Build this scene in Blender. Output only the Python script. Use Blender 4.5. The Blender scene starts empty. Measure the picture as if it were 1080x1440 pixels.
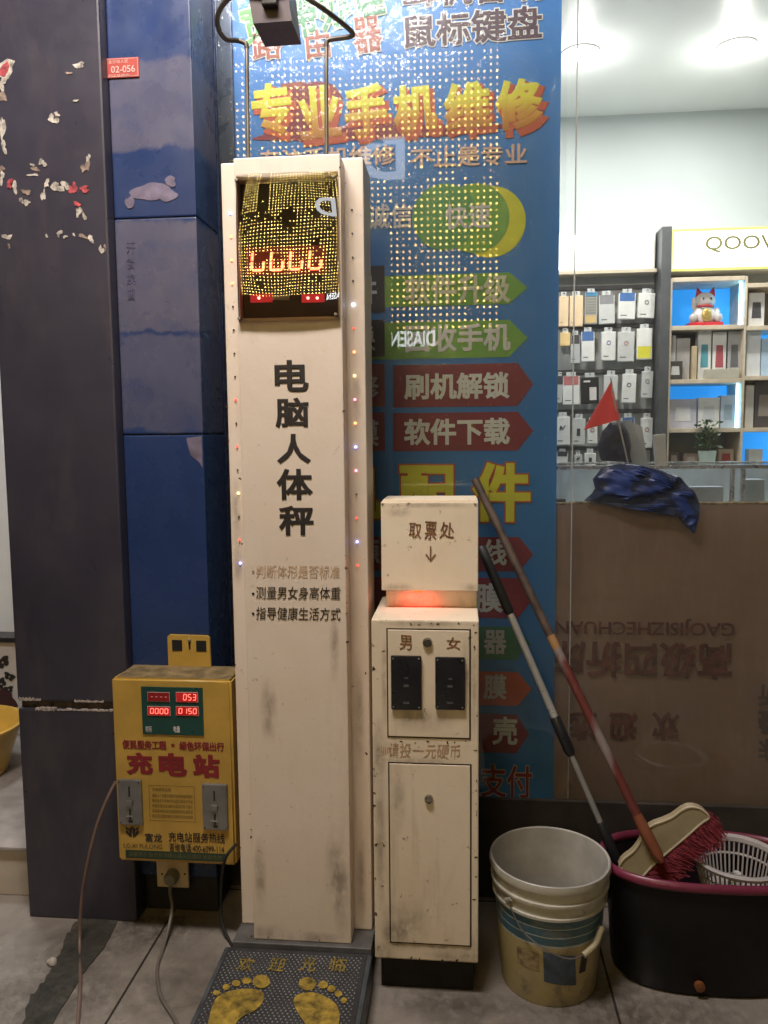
import bpy, bmesh, math, random
from mathutils import Vector, Matrix
from mathutils import noise as mnoise
random.seed(11)
S = bpy.context.scene
COL = S.collection
R = math.radians

# ------------------------------------------------------------------ camera
CH = 1.37
YAW, PIT, ROL, F = R(5.6), R(5.5), R(0.556), 1120.0
fwd = Vector((-math.sin(YAW)*math.cos(PIT), math.cos(YAW)*math.cos(PIT), -math.sin(PIT)))
r0 = Vector((math.cos(YAW), math.sin(YAW), 0)); u0 = r0.cross(fwd)
rt = r0*math.cos(ROL) - u0*math.sin(ROL); up = r0*math.sin(ROL) + u0*math.cos(ROL)
CAMP = Vector((0, 0, CH))
cam = bpy.data.cameras.new("camera"); cam.sensor_fit = 'VERTICAL'; cam.sensor_height = 36; cam.lens = F/1440*36
cam.clip_start = 0.02; cam.clip_end = 200
camo = bpy.data.objects.new("camera", cam); COL.objects.link(camo)
camo.matrix_world = Matrix(((rt.x, up.x, -fwd.x, 0), (rt.y, up.y, -fwd.y, 0), (rt.z, up.z, -fwd.z, CH), (0, 0, 0, 1)))
S.camera = camo
# ------------------------------------------------------------------ night sky, added key light, exposure
w = bpy.data.worlds.new("World"); S.world = w; w.use_nodes = True
sky = w.node_tree.nodes.new("ShaderNodeTexSky"); sky.sky_type = 'NISHITA'; sky.sun_disc = False
sky.sun_elevation = R(1); sky.sun_rotation = R(200)
bg = w.node_tree.nodes["Background"]; bg.inputs[1].default_value = 0.03
w.node_tree.links.new(sky.outputs[0], bg.inputs[0])
S.view_settings.view_transform = 'Standard'; S.view_settings.look = 'None'
S.view_settings.exposure = 0.0; S.view_settings.gamma = 1
def area_light(name, loc, target, sx, sy, power, color):
    l = bpy.data.lights.new(name, 'AREA'); l.shape = 'RECTANGLE'; l.size = sx; l.size_y = sy; l.energy = power; l.color = color
    o = bpy.data.objects.new(name, l); COL.objects.link(o); o.location = loc
    o.rotation_euler = (Vector(target)-Vector(loc)).to_track_quat('-Z', 'Y').to_euler()
    return o
area_light("key_light", (-0.60, 1.0, 3.45), (-0.4, 2.1, 2.1), 0.9, 0.35, 82, (1.0, 0.92, 0.885))  # added unseen lamp, stands in for the glow of the facing shops

# ------------------------------------------------------------------ pixel helpers (pixels of the 1080x1440 photo)
def ray(px, py): return fwd + rt*((px-540)/F) + up*((720-py)/F)
def at(px, py, Y):
    d = ray(px, py); return CAMP + d*(Y/d.y)
def atz(px, py, z):
    d = ray(px, py); return CAMP + d*((z-CH)/d.z)
def X(px, py, Y): return at(px, py, Y).x
def Z(px, py, Y): return at(px, py, Y).z
def rect(x0, y0, x1, y1, Y):
    "world x0,x1,z0,z1 of a pixel rectangle on plane Y"
    a, b, c, d = at(x0, y0, Y), at(x1, y0, Y), at(x0, y1, Y), at(x1, y1, Y)
    return (a.x+c.x)/2, (b.x+d.x)/2, (c.z+d.z)/2, (a.z+b.z)/2

# ------------------------------------------------------------------ materials
MATS = {}
def newmat(name):
    m = bpy.data.materials.new(name); m.use_nodes = True
    return m, m.node_tree, m.node_tree.nodes["Principled BSDF"]
def node(nt, t, **kw):
    n = nt.nodes.new(t)
    for k, v in kw.items(): setattr(n, k, v)
    return n
def coords(nt, scale=(1, 1, 1), kind='Object'):
    tc = node(nt, "ShaderNodeTexCoord"); mp = node(nt, "ShaderNodeMapping"); mp.inputs['Scale'].default_value = scale
    nt.links.new(tc.outputs[kind], mp.inputs[0]); return mp.outputs[0]
def noise(nt, vec, scale, detail=5, rough=.6, dist=0):
    n = node(nt, "ShaderNodeTexNoise"); n.inputs['Scale'].default_value = scale; n.inputs['Detail'].default_value = detail
    n.inputs['Roughness'].default_value = rough; n.inputs['Distortion'].default_value = dist
    nt.links.new(vec, n.inputs['Vector']); return n.outputs[0]
def ramp(nt, fac, stops, interp='LINEAR'):
    n = node(nt, "ShaderNodeValToRGB"); n.color_ramp.interpolation = interp; e = n.color_ramp.elements
    while len(e) < len(stops): e.new(0.5)
    for el, (p, c) in zip(e, stops):
        el.position = p; el.color = (c, c, c, 1) if isinstance(c, (int, float)) else (*c, 1)
    nt.links.new(fac, n.inputs[0]); return n.outputs[0]
def mix(nt, fac, a, b, mode='MIX'):
    n = node(nt, "ShaderNodeMix", data_type='RGBA', blend_type=mode)
    for sock, v in ((n.inputs[0], fac), (n.inputs[6], a), (n.inputs[7], b)):
        if hasattr(v, 'links'): nt.links.new(v, sock)
        elif isinstance(v, (int, float)): sock.default_value = v
        else: sock.default_value = (*v, 1)
    return n.outputs[2]
def math_(nt, op, a, b=0.0, clamp=False):
    n = node(nt, "ShaderNodeMath", operation=op, use_clamp=clamp)
    for sock, v in ((n.inputs[0], a), (n.inputs[1], b)):
        if hasattr(v, 'links'): nt.links.new(v, sock)
        else: sock.default_value = v
    return n.outputs[0]
def bump(nt, p, h, strength, dist=.01, sock='Normal'):
    b = node(nt, "ShaderNodeBump"); b.inputs['Strength'].default_value = strength; b.inputs['Distance'].default_value = dist
    nt.links.new(h, b.inputs['Height']); nt.links.new(b.outputs[0], p.inputs[sock])
def mat(name, col, rough=.5, metal=0, var=.15, vscale=9, bumpk=.0, emit=None, estr=0, spec=.5, coat=0):
    if name in MATS: return MATS[name]
    m, nt, p = newmat(name); v = coords(nt)
    n = noise(nt, v, vscale, 6)
    dark = tuple(c*(1-var*1.6) for c in col); lite = tuple(min(1, c*(1+var*.7)) for c in col)
    nt.links.new(ramp(nt, n, [(.3, dark), (.7, lite)]), p.inputs['Base Color'])
    nt.links.new(ramp(nt, noise(nt, v, vscale*2.3, 4), [(.3, max(.03, rough-.1)), (.7, min(1, rough+.1))]), p.inputs['Roughness'])
    p.inputs['Metallic'].default_value = metal; p.inputs['Specular IOR Level'].default_value = spec
    p.inputs['Coat Weight'].default_value = coat; p.inputs['Coat Roughness'].default_value = .12
    if bumpk: bump(nt, p, noise(nt, v, vscale*4, 5), bumpk)
    if emit: p.inputs['Emission Color'].default_value = (*emit, 1); p.inputs['Emission Strength'].default_value = estr
    MATS[name] = m; return m
def emat(name, col, s):
    if name in MATS: return MATS[name]
    m, nt, p = newmat(name); p.inputs['Base Color'].default_value = (*[c*.4 for c in col], 1)
    p.inputs['Emission Color'].default_value = (*col, 1); p.inputs['Emission Strength'].default_value = s
    MATS[name] = m; return m
def glassmat(name, tint=(.96, .98, .97), ior=1.5, film=False, k=1.0, rough=0.0, dust=0.0):
    m, nt, p = newmat(name); nt.nodes.remove(p); out = nt.nodes["Material Output"]
    tr = node(nt, "ShaderNodeBsdfTransparent"); tr.inputs[0].default_value = (*tint, 1)
    gl = node(nt, "ShaderNodeBsdfGlossy"); gl.inputs['Roughness'].default_value = rough
    fr = node(nt, "ShaderNodeFresnel"); fr.inputs[0].default_value = ior
    mx = node(nt, "ShaderNodeMixShader")
    fac = fr.outputs[0]
    if k != 1.0: fac = math_(nt, 'MULTIPLY', fac, k)
    nt.links.new(fac, mx.inputs[0]); nt.links.new(tr.outputs[0], mx.inputs[1]); nt.links.new(gl.outputs[0], mx.inputs[2])
    last = mx.outputs[0]
    if dust:  # dust on the pane, its pale mix also imitates a haze veil
        v = coords(nt); df = node(nt, "ShaderNodeBsdfDiffuse"); df.inputs[0].default_value = (.80, .84, .86, 1); dm = node(nt, "ShaderNodeMixShader")
        dd = math_(nt, 'ADD', noise(nt, coords(nt, (1, 1, .4)), 3.0, 6, .65, 1.0), math_(nt, 'MULTIPLY', noise(nt, v, 26, 5, .7), .4))
        nt.links.new(ramp(nt, dd, [(.45, dust*.6), (.95, dust*1.6)]), dm.inputs[0]); nt.links.new(last, dm.inputs[1]); nt.links.new(df.outputs[0], dm.inputs[2]); last = dm.outputs[0]
    nt.links.new(last, out.inputs[0])
    if film:
        v = coords(nt, (1, 1, 1)); b = node(nt, "ShaderNodeBump"); b.inputs['Strength'].default_value = .4; b.inputs['Distance'].default_value = .02
        h = math_(nt, 'ADD', noise(nt, v, 5, 3, .5, 1.2), math_(nt, 'MULTIPLY', noise(nt, v, 16, 2, .5, 2.5), .35))
        cr = math_(nt, 'SUBTRACT', 1, math_(nt, 'MULTIPLY', math_(nt, 'ABSOLUTE', math_(nt, 'SUBTRACT', noise(nt, coords(nt, (1, 1, .6)), 4.2, 2, .5, 1.6), .5)), 26), True)
        h = math_(nt, 'ADD', h, math_(nt, 'MULTIPLY', cr, .22))
        nt.links.new(h, b.inputs['Height']); nt.links.new(b.outputs[0], gl.inputs['Normal'])
    MATS[name] = m; return m
def paintmat(name, col, rust=.5):
    "enamelled sheet steel with stains, scratches and rust specks"
    m, nt, p = newmat(name); v = coords(nt); vs = coords(nt, (1, 1, .16)); vh = coords(nt, (.5, .5, 3))
    big = noise(nt, v, 3.2, 5, .6); st = noise(nt, vs, 22, 6, .65); sp = noise(nt, v, 34, 7, .7); dirt = noise(nt, vs, 7, 7, .7, .6)
    c = mix(nt, ramp(nt, big, [(.35, 0.0), (.75, .55)]), col, tuple(a*b for a, b in zip(col, (.86, .78, .66))))
    c = mix(nt, ramp(nt, st, [(.56, 0.0), (.85, .14)]), c, (.42, .31, .2))
    c = mix(nt, ramp(nt, dirt, [(.56, 0.0), (.78, .55*rust)]), c, (.25, .18, .11))
    c = mix(nt, ramp(nt, sp, [(.63, 0.0), (.69, .9*rust)]), c, (.13, .055, .02))
    nt.links.new(c, p.inputs['Base Color'])
    nt.links.new(ramp(nt, dirt, [(.3, .28), (.7, .6)]), p.inputs['Roughness'])
    bump(nt, p, math_(nt, 'ADD', noise(nt, v, 60, 4), math_(nt, 'MULTIPLY', noise(nt, v, 5, 2), 3)), .12, .004)
    MATS[name] = m; return m

cream = paintmat("cream enamel", (.77, .67, .575), .55)
cream2 = paintmat("cream enamel cabinet", (.80, .695, .545), .9)
white_ink = mat("white ink", (.66, .62, .60), .6)
black_ink = mat("black ink", (.025, .02, .02), .5)
dark_gap = mat("dark rusty gap", (.03, .018, .01), .8)
brown_ink = mat("brown brush paint", (.22, .10, .05), .6, var=.4, vscale=60)
faded_ink = mat("faded orange paint", (.60, .42, .27), .6, var=.3, vscale=70)
faded_red = mat("faded red paint", (.52, .33, .2), .6, var=.3, vscale=70)
steel = mat("brushed steel", (.55, .54, .52), .32, .9)
dsteel = mat("dull steel", (.32, .31, .3), .4, .8)
chrome = mat("lock chrome", (.45, .43, .40), .25, 1)
black_pl = mat("black plastic", (.018, .018, .02), .35)
black_rub = mat("black rubber", (.02, .02, .02), .6)
rodm = mat("bare steel rod", (.30, .27, .22), .38, .8)

# ------------------------------------------------------------------ mesh builder
class MB:
    def __init__(s): s.v = []; s.f = []; s.m = []; s.mi = 0
    def add(s, vs, fs):
        b = len(s.v); s.v += [Vector(q) for q in vs]; s.f += [tuple(b+i for i in f) for f in fs]; s.m += [s.mi]*len(fs); return s
    def box(s, x0, x1, y0, y1, z0, z1, bev=0, seg=2):
        bm = bmesh.new(); bmesh.ops.create_cube(bm, size=1)
        for q in bm.verts: q.co = Vector(((x0+x1)/2+q.co.x*(x1-x0), (y0+y1)/2+q.co.y*(y1-y0), (z0+z1)/2+q.co.z*(z1-z0)))
        if bev: bmesh.ops.bevel(bm, geom=bm.edges[:], offset=bev, segments=seg, affect='EDGES', profile=.6)
        return s.bm(bm)
    def bm(s, bm):
        bm.verts.index_update(); s.add([q.co.copy() for q in bm.verts], [[q.index for q in f.verts] for f in bm.faces]); bm.free(); return s
    def tube(s, pts, r, n=10, smooth=True, sub=6, caps=True):
        P = [Vector(p) for p in pts]
        if smooth and len(P) > 2:
            Q = []; E = [P[0]*2-P[1]]+P+[P[-1]*2-P[-2]]
            for i in range(1, len(E)-2):
                for k in range(sub):
                    t = k/sub; a, b, c, d = E[i-1], E[i], E[i+1], E[i+2]
                    Q.append(.5*((2*b)+(c-a)*t+(2*a-5*b+4*c-d)*t*t+(3*b-a-3*c+d)*t**3))
            Q.append(P[-1]); P = Q
        rs = r if isinstance(r, (list, tuple)) else [r]*len(P)
        if len(rs) != len(P): rs = [rs[0]+(rs[-1]-rs[0])*i/(len(P)-1) for i in range(len(P))]
        vs = []; fs = []; nrm = None
        for i, p in enumerate(P):
            t = (P[min(i+1, len(P)-1)]-P[max(i-1, 0)]).normalized()
            if nrm is None: nrm = t.orthogonal().normalized()
            nrm = (nrm-t*nrm.dot(t)).normalized(); bi = t.cross(nrm)
            for k in range(n):
                a = 2*math.pi*k/n; vs.append(p+(nrm*math.cos(a)+bi*math.sin(a))*rs[i])
        for i in range(len(P)-1):
            for k in range(n): fs.append((i*n+k, i*n+(k+1) % n, (i+1)*n+(k+1) % n, (i+1)*n+k))
        if caps: fs.append(tuple(range(n-1, -1, -1))); fs.append(tuple(range((len(P)-1)*n, len(P)*n)))
        return s.add(vs, fs)
    def lathe(s, prof, c=(0, 0, 0), n=48, axis='Z', sx=1, sy=1, wob=0):
        vs = []; fs = []; c = Vector(c)
        for r, h in prof:
            for k in range(n):
                a = 2*math.pi*k/n; rr = r*(1+wob*math.sin(2*a+1))
                q = (rr*math.cos(a)*sx, rr*math.sin(a)*sy, h)
                if axis == 'Y': q = (q[0], h, q[1])
                if axis == 'X': q = (h, q[0], q[1])
                vs.append(c+Vector(q))
        for i in range(len(prof)-1):
            for k in range(n): fs.append((i*n+k, i*n+(k+1) % n, (i+1)*n+(k+1) % n, (i+1)*n+k))
        if prof[0][0] > 1e-5: pass
        return s.add(vs, fs)
    def prism(s, poly, d):
        "poly: list of 3D points, extruded by vector d"
        n = len(poly); d = Vector(d); P = [Vector(p) for p in poly]
        fs = [tuple(range(n)), tuple(range(2*n-1, n-1, -1))]+[(i, i+n, (i+1) % n+n, (i+1) % n) for i in range(n)]
        return s.add(P+[p+d for p in P], fs)
    def quad(s, a, b, c, d): return s.add([a, b, c, d], [(0, 1, 2, 3)])
    def grid(s, fn, nu, nv):
        vs = [fn(i/nu, j/nv) for j in range(nv+1) for i in range(nu+1)]
        fs = [(j*(nu+1)+i, j*(nu+1)+i+1, (j+1)*(nu+1)+i+1, (j+1)*(nu+1)+i) for j in range(nv) for i in range(nu)]
        return s.add(vs, fs)
    def build(s, name, mats, parent=None, smooth=False, label=None, kind=None):
        me = bpy.data.meshes.new(name); off = parent_off(parent)
        me.from_pydata([q-off for q in s.v], [], s.f)
        for m in (mats if isinstance(mats, (list, tuple)) else [mats]): me.materials.append(m)
        me.polygons.foreach_set('material_index', s.m)
        bm = bmesh.new(); bm.from_mesh(me); bmesh.ops.recalc_face_normals(bm, faces=bm.faces); bm.to_mesh(me); bm.free()
        if smooth:
            me.polygons.foreach_set('use_smooth', [True]*len(me.polygons))
            me.set_sharp_from_angle(angle=R(38))
        o = bpy.data.objects.new(name, me); COL.objects.link(o)
        if parent: o.parent = parent
        if label: o['label'] = label
        if kind: o['kind'] = kind
        return o
def parent_off(p):
    v = Vector((0, 0, 0))
    while p is not None: v += p.location; p = p.parent
    return v
def tag(o, label, cat, group=None, kind=None):
    o['label'] = label; o['category'] = cat
    if group: o['group'] = group
    if kind: o['kind'] = kind
    return o
def thing(name, label, cat, loc, group=None):
    o = bpy.data.objects.new(name, None); o.empty_display_size = .05; COL.objects.link(o); o.location = Vector(loc)
    return tag(o, label, cat, group)
def solo(mb, name, m, label, cat, group=None, smooth=False):
    "a thing that is one mesh, its origin at its base"
    lo = Vector((min(q.x for q in mb.v), min(q.y for q in mb.v), min(q.z for q in mb.v)))
    hi = Vector((max(q.x for q in mb.v), max(q.y for q in mb.v), 0)); c = Vector(((lo.x+hi.x)/2, (lo.y+hi.y)/2, lo.z))
    for q in mb.v: q -= c
    o = mb.build(name, m, None, smooth); o.location = c
    return tag(o, label, cat, group)

# ------------------------------------------------------------------ lettering
def textmesh(s, bold=0.0, spacing=1.0, shear=0.0):
    cu = bpy.data.curves.new("t", 'FONT'); cu.body = s; cu.size = 1; cu.bevel_depth = max(0, bold); cu.bevel_resolution = 1; cu.offset = min(0, bold); cu.space_character = spacing; cu.shear = shear
    cu.resolution_u = 3; cu.fill_mode = 'BOTH' if bold > 0 else 'FRONT'
    o = bpy.data.objects.new("t", cu); COL.objects.link(o)
    dg = bpy.context.evaluated_depsgraph_get(); me = bpy.data.meshes.new_from_object(o.evaluated_get(dg))
    vs = [v.co.copy() for v in me.vertices]; fs = [tuple(p.vertices) for p in me.polygons]
    bpy.data.objects.remove(o); bpy.data.curves.remove(cu); bpy.data.meshes.remove(me)
    return vs, fs
def text(s, O, ex, ey, w, h, bold=0.0, rot=0.0, spacing=1.0, shear=0.0, ref=None, mb=None, jit=0):
    """text centred on O, its box scaled to w x h along unit vectors ex, ey"""
    vs, fs = textmesh(s, bold, spacing, shear)
    rv = textmesh(s, ref, spacing, shear)[0] if ref is not None else vs
    zk = .0004/max(bold, .004)
    x0 = min(v.x for v in rv); x1 = max(v.x for v in rv); y0 = min(v.y for v in rv); y1 = max(v.y for v in rv)
    ex = Vector(ex); ey = Vector(ey); O = Vector(O); nr = ex.cross(ey).normalized(); c, sn = math.cos(rot), math.sin(rot)
    out = []
    for v in vs:
        a = ((v.x-(x0+x1)/2)/(x1-x0))*w; b = ((v.y-(y0+y1)/2)/(y1-y0))*h
        if jit: a += jit*w*mnoise.noise(Vector((a*40, b*40, 3))); b += jit*h*mnoise.noise(Vector((a*40, b*40, 9)))
        out.append(O+ex*(a*c-b*sn)+ey*(a*sn+b*c)+nr*v.z*zk)
    mb = mb or MB(); mb.add(out, fs); return mb
EX, EZ, EY = Vector((1, 0, 0)), Vector((0, 0, 1)), Vector((0, 1, 0))
def ptext(s, x0, y0, x1, y1, Y, bold=.02, rot=0.0, mb=None, ref=None, flip=False, shear=0.0, jit=0):
    "lettering on the vertical plane Y filling a pixel box"
    a, b, c, d = rect(x0, y0, x1, y1, Y)
    k = -1 if flip else 1
    return text(s, ((a+b)/2, Y, (c+d)/2), EX*k, EZ*k, b-a, d-c, bold, rot, 1.0, shear, ref, mb, jit)
SEG = {'0': 'abcdef', '1': 'bc', '2': 'abged', '3': 'abgcd', '4': 'fgbc', '5': 'afgcd', '6': 'afgedc', '7': 'abc', '8': 'abcdefg', '9': 'abcdfg', '-': 'g', 'u': 'fedc', ' ': ''}
def seg7(mb, s, x0, y0, x1, y1, Y, slant=.12, yfn=None):
    a0, a1, b0, b1 = rect(x0, y0, x1, y1, Y); n = len(s); cw = (a1-a0)/n; h = b1-b0; dw = cw*.62; t = min(dw, h)*.11
    for i, ch in enumerate(s):
        ox = a0+cw*i+cw*.19
        def q(xa, ya, xb, yb):
            P = []
            for xx, yy in ((xa, ya), (xb, ya), (xb, yb), (xa, yb)):
                p = Vector((ox+xx+slant*yy, Y, b0+yy)); 
                if yfn: p.y = yfn(p.x, p.z)
                P.append(p)
            mb.quad(*P)
        for sgm in SEG[ch]:
            if sgm == 'a': q(t, h-t, dw-t, h+t)
            if sgm == 'g': q(t, h/2-t, dw-t, h/2+t)
            if sgm == 'd': q(t, -t, dw-t, t)
            if sgm == 'f': q(-t, h/2+t*.4, t, h-t*.4)
            if sgm == 'b': q(dw-t, h/2+t*.4, dw+t, h-t*.4)
            if sgm == 'e': q(-t, t*.4, t, h/2-t*.4)
            if sgm == 'c': q(dw-t, t*.4, dw+t, h/2-t*.4)
    return mb
def blob(cx, cz, Y, rx, rz, n=26, rough=.35, seed=0, d=.0006):
    "ragged flat patch on a vertical plane"
    rnd = random.Random(seed); ph = [rnd.uniform(0, 6.28) for _ in range(5)]; P = []
    for k in range(n):
        a = 2*math.pi*k/n; q = 1+rough*sum(math.sin((j+2)*a+ph[j])/(j+1.5) for j in range(5))*.6+rnd.uniform(-.1, .1)*rough
        P.append(Vector((cx+rx*q*math.cos(a), Y, cz+rz*q*math.sin(a))))
    return P

# planes
DPY, BPY, GLY, POY = 2.06, 2.10, 2.30, 2.325
# ================================================================== SETTING
# ---- street floor: polished dirty tiles
m, nt, p = newmat("street tiles"); v = coords(nt)
br = node(nt, "ShaderNodeTexBrick"); br.offset = 0; br.inputs['Scale'].default_value = 1; br.inputs['Brick Width'].default_value = .6
br.inputs['Row Height'].default_value = .6; br.inputs['Mortar Size'].default_value = .0035; br.inputs['Mortar Smooth'].default_value = .15
mpv = coords(nt); nt.nodes[-1].inputs['Location'].default_value = (.233, .155, 0)
for n_ in nt.nodes:
    if n_.type == 'MAPPING': lastmp = n_
lastmp.inputs['Location'].default_value = (.233, .155, 0)
nt.links.new(lastmp.outputs[0], br.inputs['Vector'])
cl = ramp(nt, noise(nt, v, 2.2, 7, .65, .4), [(.3, (.17, .14, .115)), (.5, (.27, .235, .20)), (.72, (.34, .30, .26))])
cl = mix(nt, ramp(nt, noise(nt, v, 9, 8, .72), [(.54, 0.0), (.76, .4)]), cl, (.14, .11, .085))
cl = mix(nt, ramp(nt, noise(nt, v, 70, 4, .7), [(.6, 0.0), (.72, .35)]), cl, (.07, .05, .04))
cl = mix(nt, br.outputs['Fac'], cl, (.045, .035, .03))
nt.links.new(cl, p.inputs['Base Color'])
nt.links.new(ramp(nt, noise(nt, v, 5, 7, .65), [(.3, .07), (.7, .34)]), p.inputs['Roughness'])
bump(nt, p, math_(nt, 'SUBTRACT', noise(nt, v, 6, 3), br.outputs['Fac']), .12, .004)
tiles = m
g = MB().box(-14, 14, -14, 14, -.2, 0); g.build("ground", tiles, None, kind='structure')

# ---- pillars on the left
m, nt, p = newmat("dark pillar paint"); v = coords(nt)
c = ramp(nt, noise(nt, v, 1.6, 6, .6), [(.3, (.028, .026, .038)), (.7, (.047, .043, .062))])
c = mix(nt, ramp(nt, noise(nt, coords(nt, (1, 1, .3)), 6, 7, .7), [(.52, 0.0), (.75, .55)]), c, (.085, .072, .075))
nt.links.new(c, p.inputs['Base Color']); nt.links.new(ramp(nt, noise(nt, v, 7, 5), [(.3, .25), (.7, .48)]), p.inputs['Roughness'])
bump(nt, p, noise(nt, v, 14, 6), .12, .006)
dpm = m
dl = (X(0, 500, DPY)+X(38, 1270, DPY))/2; dr = (X(146, 200, DPY)+X(166, 640, DPY))/2
zs = Z(90, 992, DPY)
dp = thing("pillar", "dark grey painted pillar with torn sticker scraps, left of the blue pillar", "pillar", (dl, DPY+.2, 0))
MB().box(dl, dr, DPY, 2.75, 0, zs-.011, .006).build("lower_panel", dpm, dp)
MB().box(dl, dr, DPY, 2.75, zs+.011, 3.6, .006).build("upper_panel", dpm, dp)
MB().box(dl+.006, dr-.002, DPY+.012, 2.74, zs-.012, zs+.012).build("joint", mat("broken plaster", (.10, .075, .07), .9, var=.5, vscale=40), dp)
mb = MB()
rr = random.Random(5)
def jag(xa, xb, z, amp, seed):
    r2 = random.Random(seed); n = 34; P = []
    tp = [Vector((xa+(xb-xa)*i/n, DPY-.0012, z+r2.uniform(.1, 1)*amp)) for i in range(n+1)]
    bt = [Vector((xa+(xb-xa)*i/n, DPY-.0012, z-r2.uniform(.05, .7)*amp)) for i in range(n+1)]
    for i in range(n): mb.prism([tp[i], tp[i+1], bt[i+1], bt[i]], (0, .01, 0))
jag(X(27, 990, DPY), X(58, 990, DPY), zs+.015, .008, 1); jag(X(105, 990, DPY), X(146, 990, DPY), zs+.013, .005, 2)
jag(X(50, 1000, DPY), X(78, 1000, DPY), zs-.013, .007, 3); jag(X(80, 1000, DPY), X(158, 1000, DPY), zs-.013, .004, 4)
mb.build("chipped_edge", mat("chipped plaster", (.40, .34, .30), .9, var=.4, vscale=80), dp)
# torn paper scraps
mw, mr, mc = MB(), MB(), MB()
scr = [(5, 98, 20, 9, 'w'), (2, 100, 10, 10, 'r'), (4, 118, 5, 8, 'w'), (4, 135, 4, 10, 'c'), (3, 180, 4, 18, 'w'), (6, 207, 4, 8, 'w'), (111, 92, 10, 3, 'w'), (97, 103, 4, 2, 'c'), (107, 142, 3, 2, 'w'),
       (75, 168, 7, 6, 'w'), (80, 161, 4, 3, 'w'), (60, 229, 5, 5, 'w'), (50, 238, 6, 3, 'c'), (47, 246, 7, 2, 'w'), (121, 235, 6, 7, 'c'), (124, 224, 3, 6, 'w'), (80, 263, 7, 8, 'w'), (92, 260, 6, 5, 'w'), (103, 265, 5, 9, 'r'),
       (119, 266, 8, 4, 'r'), (66, 258, 4, 5, 'w'), (61, 275, 3, 8, 'w'), (3, 250, 3, 9, 'w'), (14, 258, 5, 6, 'r'), (21, 263, 4, 7, 'w'), (37, 270, 6, 4, 'c'), (38, 285, 6, 3, 'w'), (30, 282, 4, 3, 'w'), (111, 298, 4, 7, 'w'),
       (109, 287, 5, 3, 'r'), (119, 305, 3, 4, 'w'), (84, 328, 4, 4, 'w'), (92, 333, 3, 2, 'w'), (104, 330, 2, 2, 'w'), (116, 332, 6, 3, 'c'), (128, 336, 4, 5, 'w'), (10, 333, 6, 4, 'w'), (13, 346, 2, 3, 'c'), (66, 332, 2, 2, 'w'),
       (3, 237, 3, 5, 'c'), (46, 232, 3, 2, 'w'), (143, 352, 3, 6, 'w'), (148, 348, 2, 4, 'c')]
for i, (px, py, a, b, k) in enumerate(scr):
    q = at(px, py, DPY); s_ = DPY/F
    P = blob(q.x, q.z, DPY-.0012-.0004*(i % 3), a*s_, b*s_, 14, .9, i)
    if px-a < 2 and py < 360: P = [Vector((max(t.x, dl+.002), t.y, t.z)) for t in P]
    {'w': mw, 'r': mr, 'c': mc}[k].prism([Vector((min(t.x, dr-.001), t.y, t.z)) for t in P], (0, .0007, 0))
mw.build("paper_scraps", mat("torn paper", (.50, .45, .38), .9, var=.5, vscale=50), dp)
mr.build("paper_scraps", mat("torn red print", (.45, .07, .08), .8, var=.5, vscale=60), dp)
mc.build("paper_scraps", mat("torn tan paper", (.30, .22, .17), .9, var=.5, vscale=60), dp)
# peeled scuffs low on the pillar
# blue pillar
bl = dr+.001; brx = (X(272, 150, BPY)+X(281, 450, BPY)+X(290, 780, BPY))/3
z1, z2, zb = Z(216, 306, BPY), Z(226, 611, BPY), .12
def bluemat(name, bands, zoff):
    m, nt, p = newmat(name); v = coords(nt)
    tc = node(nt, "ShaderNodeTexCoord"); sx = node(nt, "ShaderNodeSeparateXYZ"); nt.links.new(tc.outputs['Object'], sx.inputs[0])
    zz = math_(nt, 'ADD', sx.outputs[2], math_(nt, 'MULTIPLY', math_(nt, 'SUBTRACT', noise(nt, v, 9, 6, .65), .5), .09))
    c = ramp(nt, noise(nt, v, 2.5, 5), [(.3, (.014, .029, .092)), (.7, (.023, .046, .135))])
    res = ramp(nt, noise(nt, coords(nt, (1, 1, .5)), 6, 7, .7), [(.25, (.055, .06, .115)), (.5, (.088, .088, .135)), (.75, (.12, .112, .155))])
    for a, b, k in bands:
        up_ = math_(nt, 'MULTIPLY', math_(nt, 'SUBTRACT', zz, a), 90, True); dn = math_(nt, 'MULTIPLY', math_(nt, 'SUBTRACT', b, zz), 90, True)
        f = math_(nt, 'MULTIPLY', math_(nt, 'MULTIPLY', up_, dn), math_(nt, 'MULTIPLY', ramp(nt, noise(nt, v, 14, 6), [(.28, .55), (.5, 1.0)]), k))
        c = mix(nt, f, c, res)
    c = mix(nt, ramp(nt, noise(nt, coords(nt, (1, 1, .25)), 16, 8, .75), [(.58, 0.0), (.76, .5)]), c, (.03, .03, .05))
    nt.links.new(c, p.inputs['Base Color'])
    nt.links.new(ramp(nt, noise(nt, v, 8, 6), [(.3, .16), (.7, .42)]), p.inputs['Roughness'])
    bump(nt, p, noise(nt, v, 4, 2), .25, .008)
    return m
bp = thing("pillar", "glossy blue panelled pillar with glue residue, behind the yellow charging box", "pillar", ((bl+brx)/2, BPY+.1, 0))
BZ = GLY-.006
bt1 = bluemat("blue enamel stripped", [(Z(216, 212, BPY), Z(216, 80, BPY), .9)], 0)
bt2 = bluemat("blue enamel residue", [(Z(216, 470, BPY), Z(216, 306, BPY), .95), (Z(216, 609, BPY), Z(216, 470, BPY), .75)], 0)
bt3 = bluemat("blue enamel clean", [(9, 10, 0)], 0)
MB().box(bl, brx, BPY, BZ, z1+.0015, 3.6, .004).build("panel", bt1, bp)
MB().box(bl, brx, BPY-.001, BZ, z2+.0015, z1-.0015, .004).build("panel", bt2, bp)
MB().box(bl, brx, BPY, BZ, zb, z2-.0015, .004).build("panel", bt3, bp)
MB().box(bl+.004, brx-.004, BPY+.006, BZ-.002, zb, 3.59).build("core", black_pl, bp)
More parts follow.
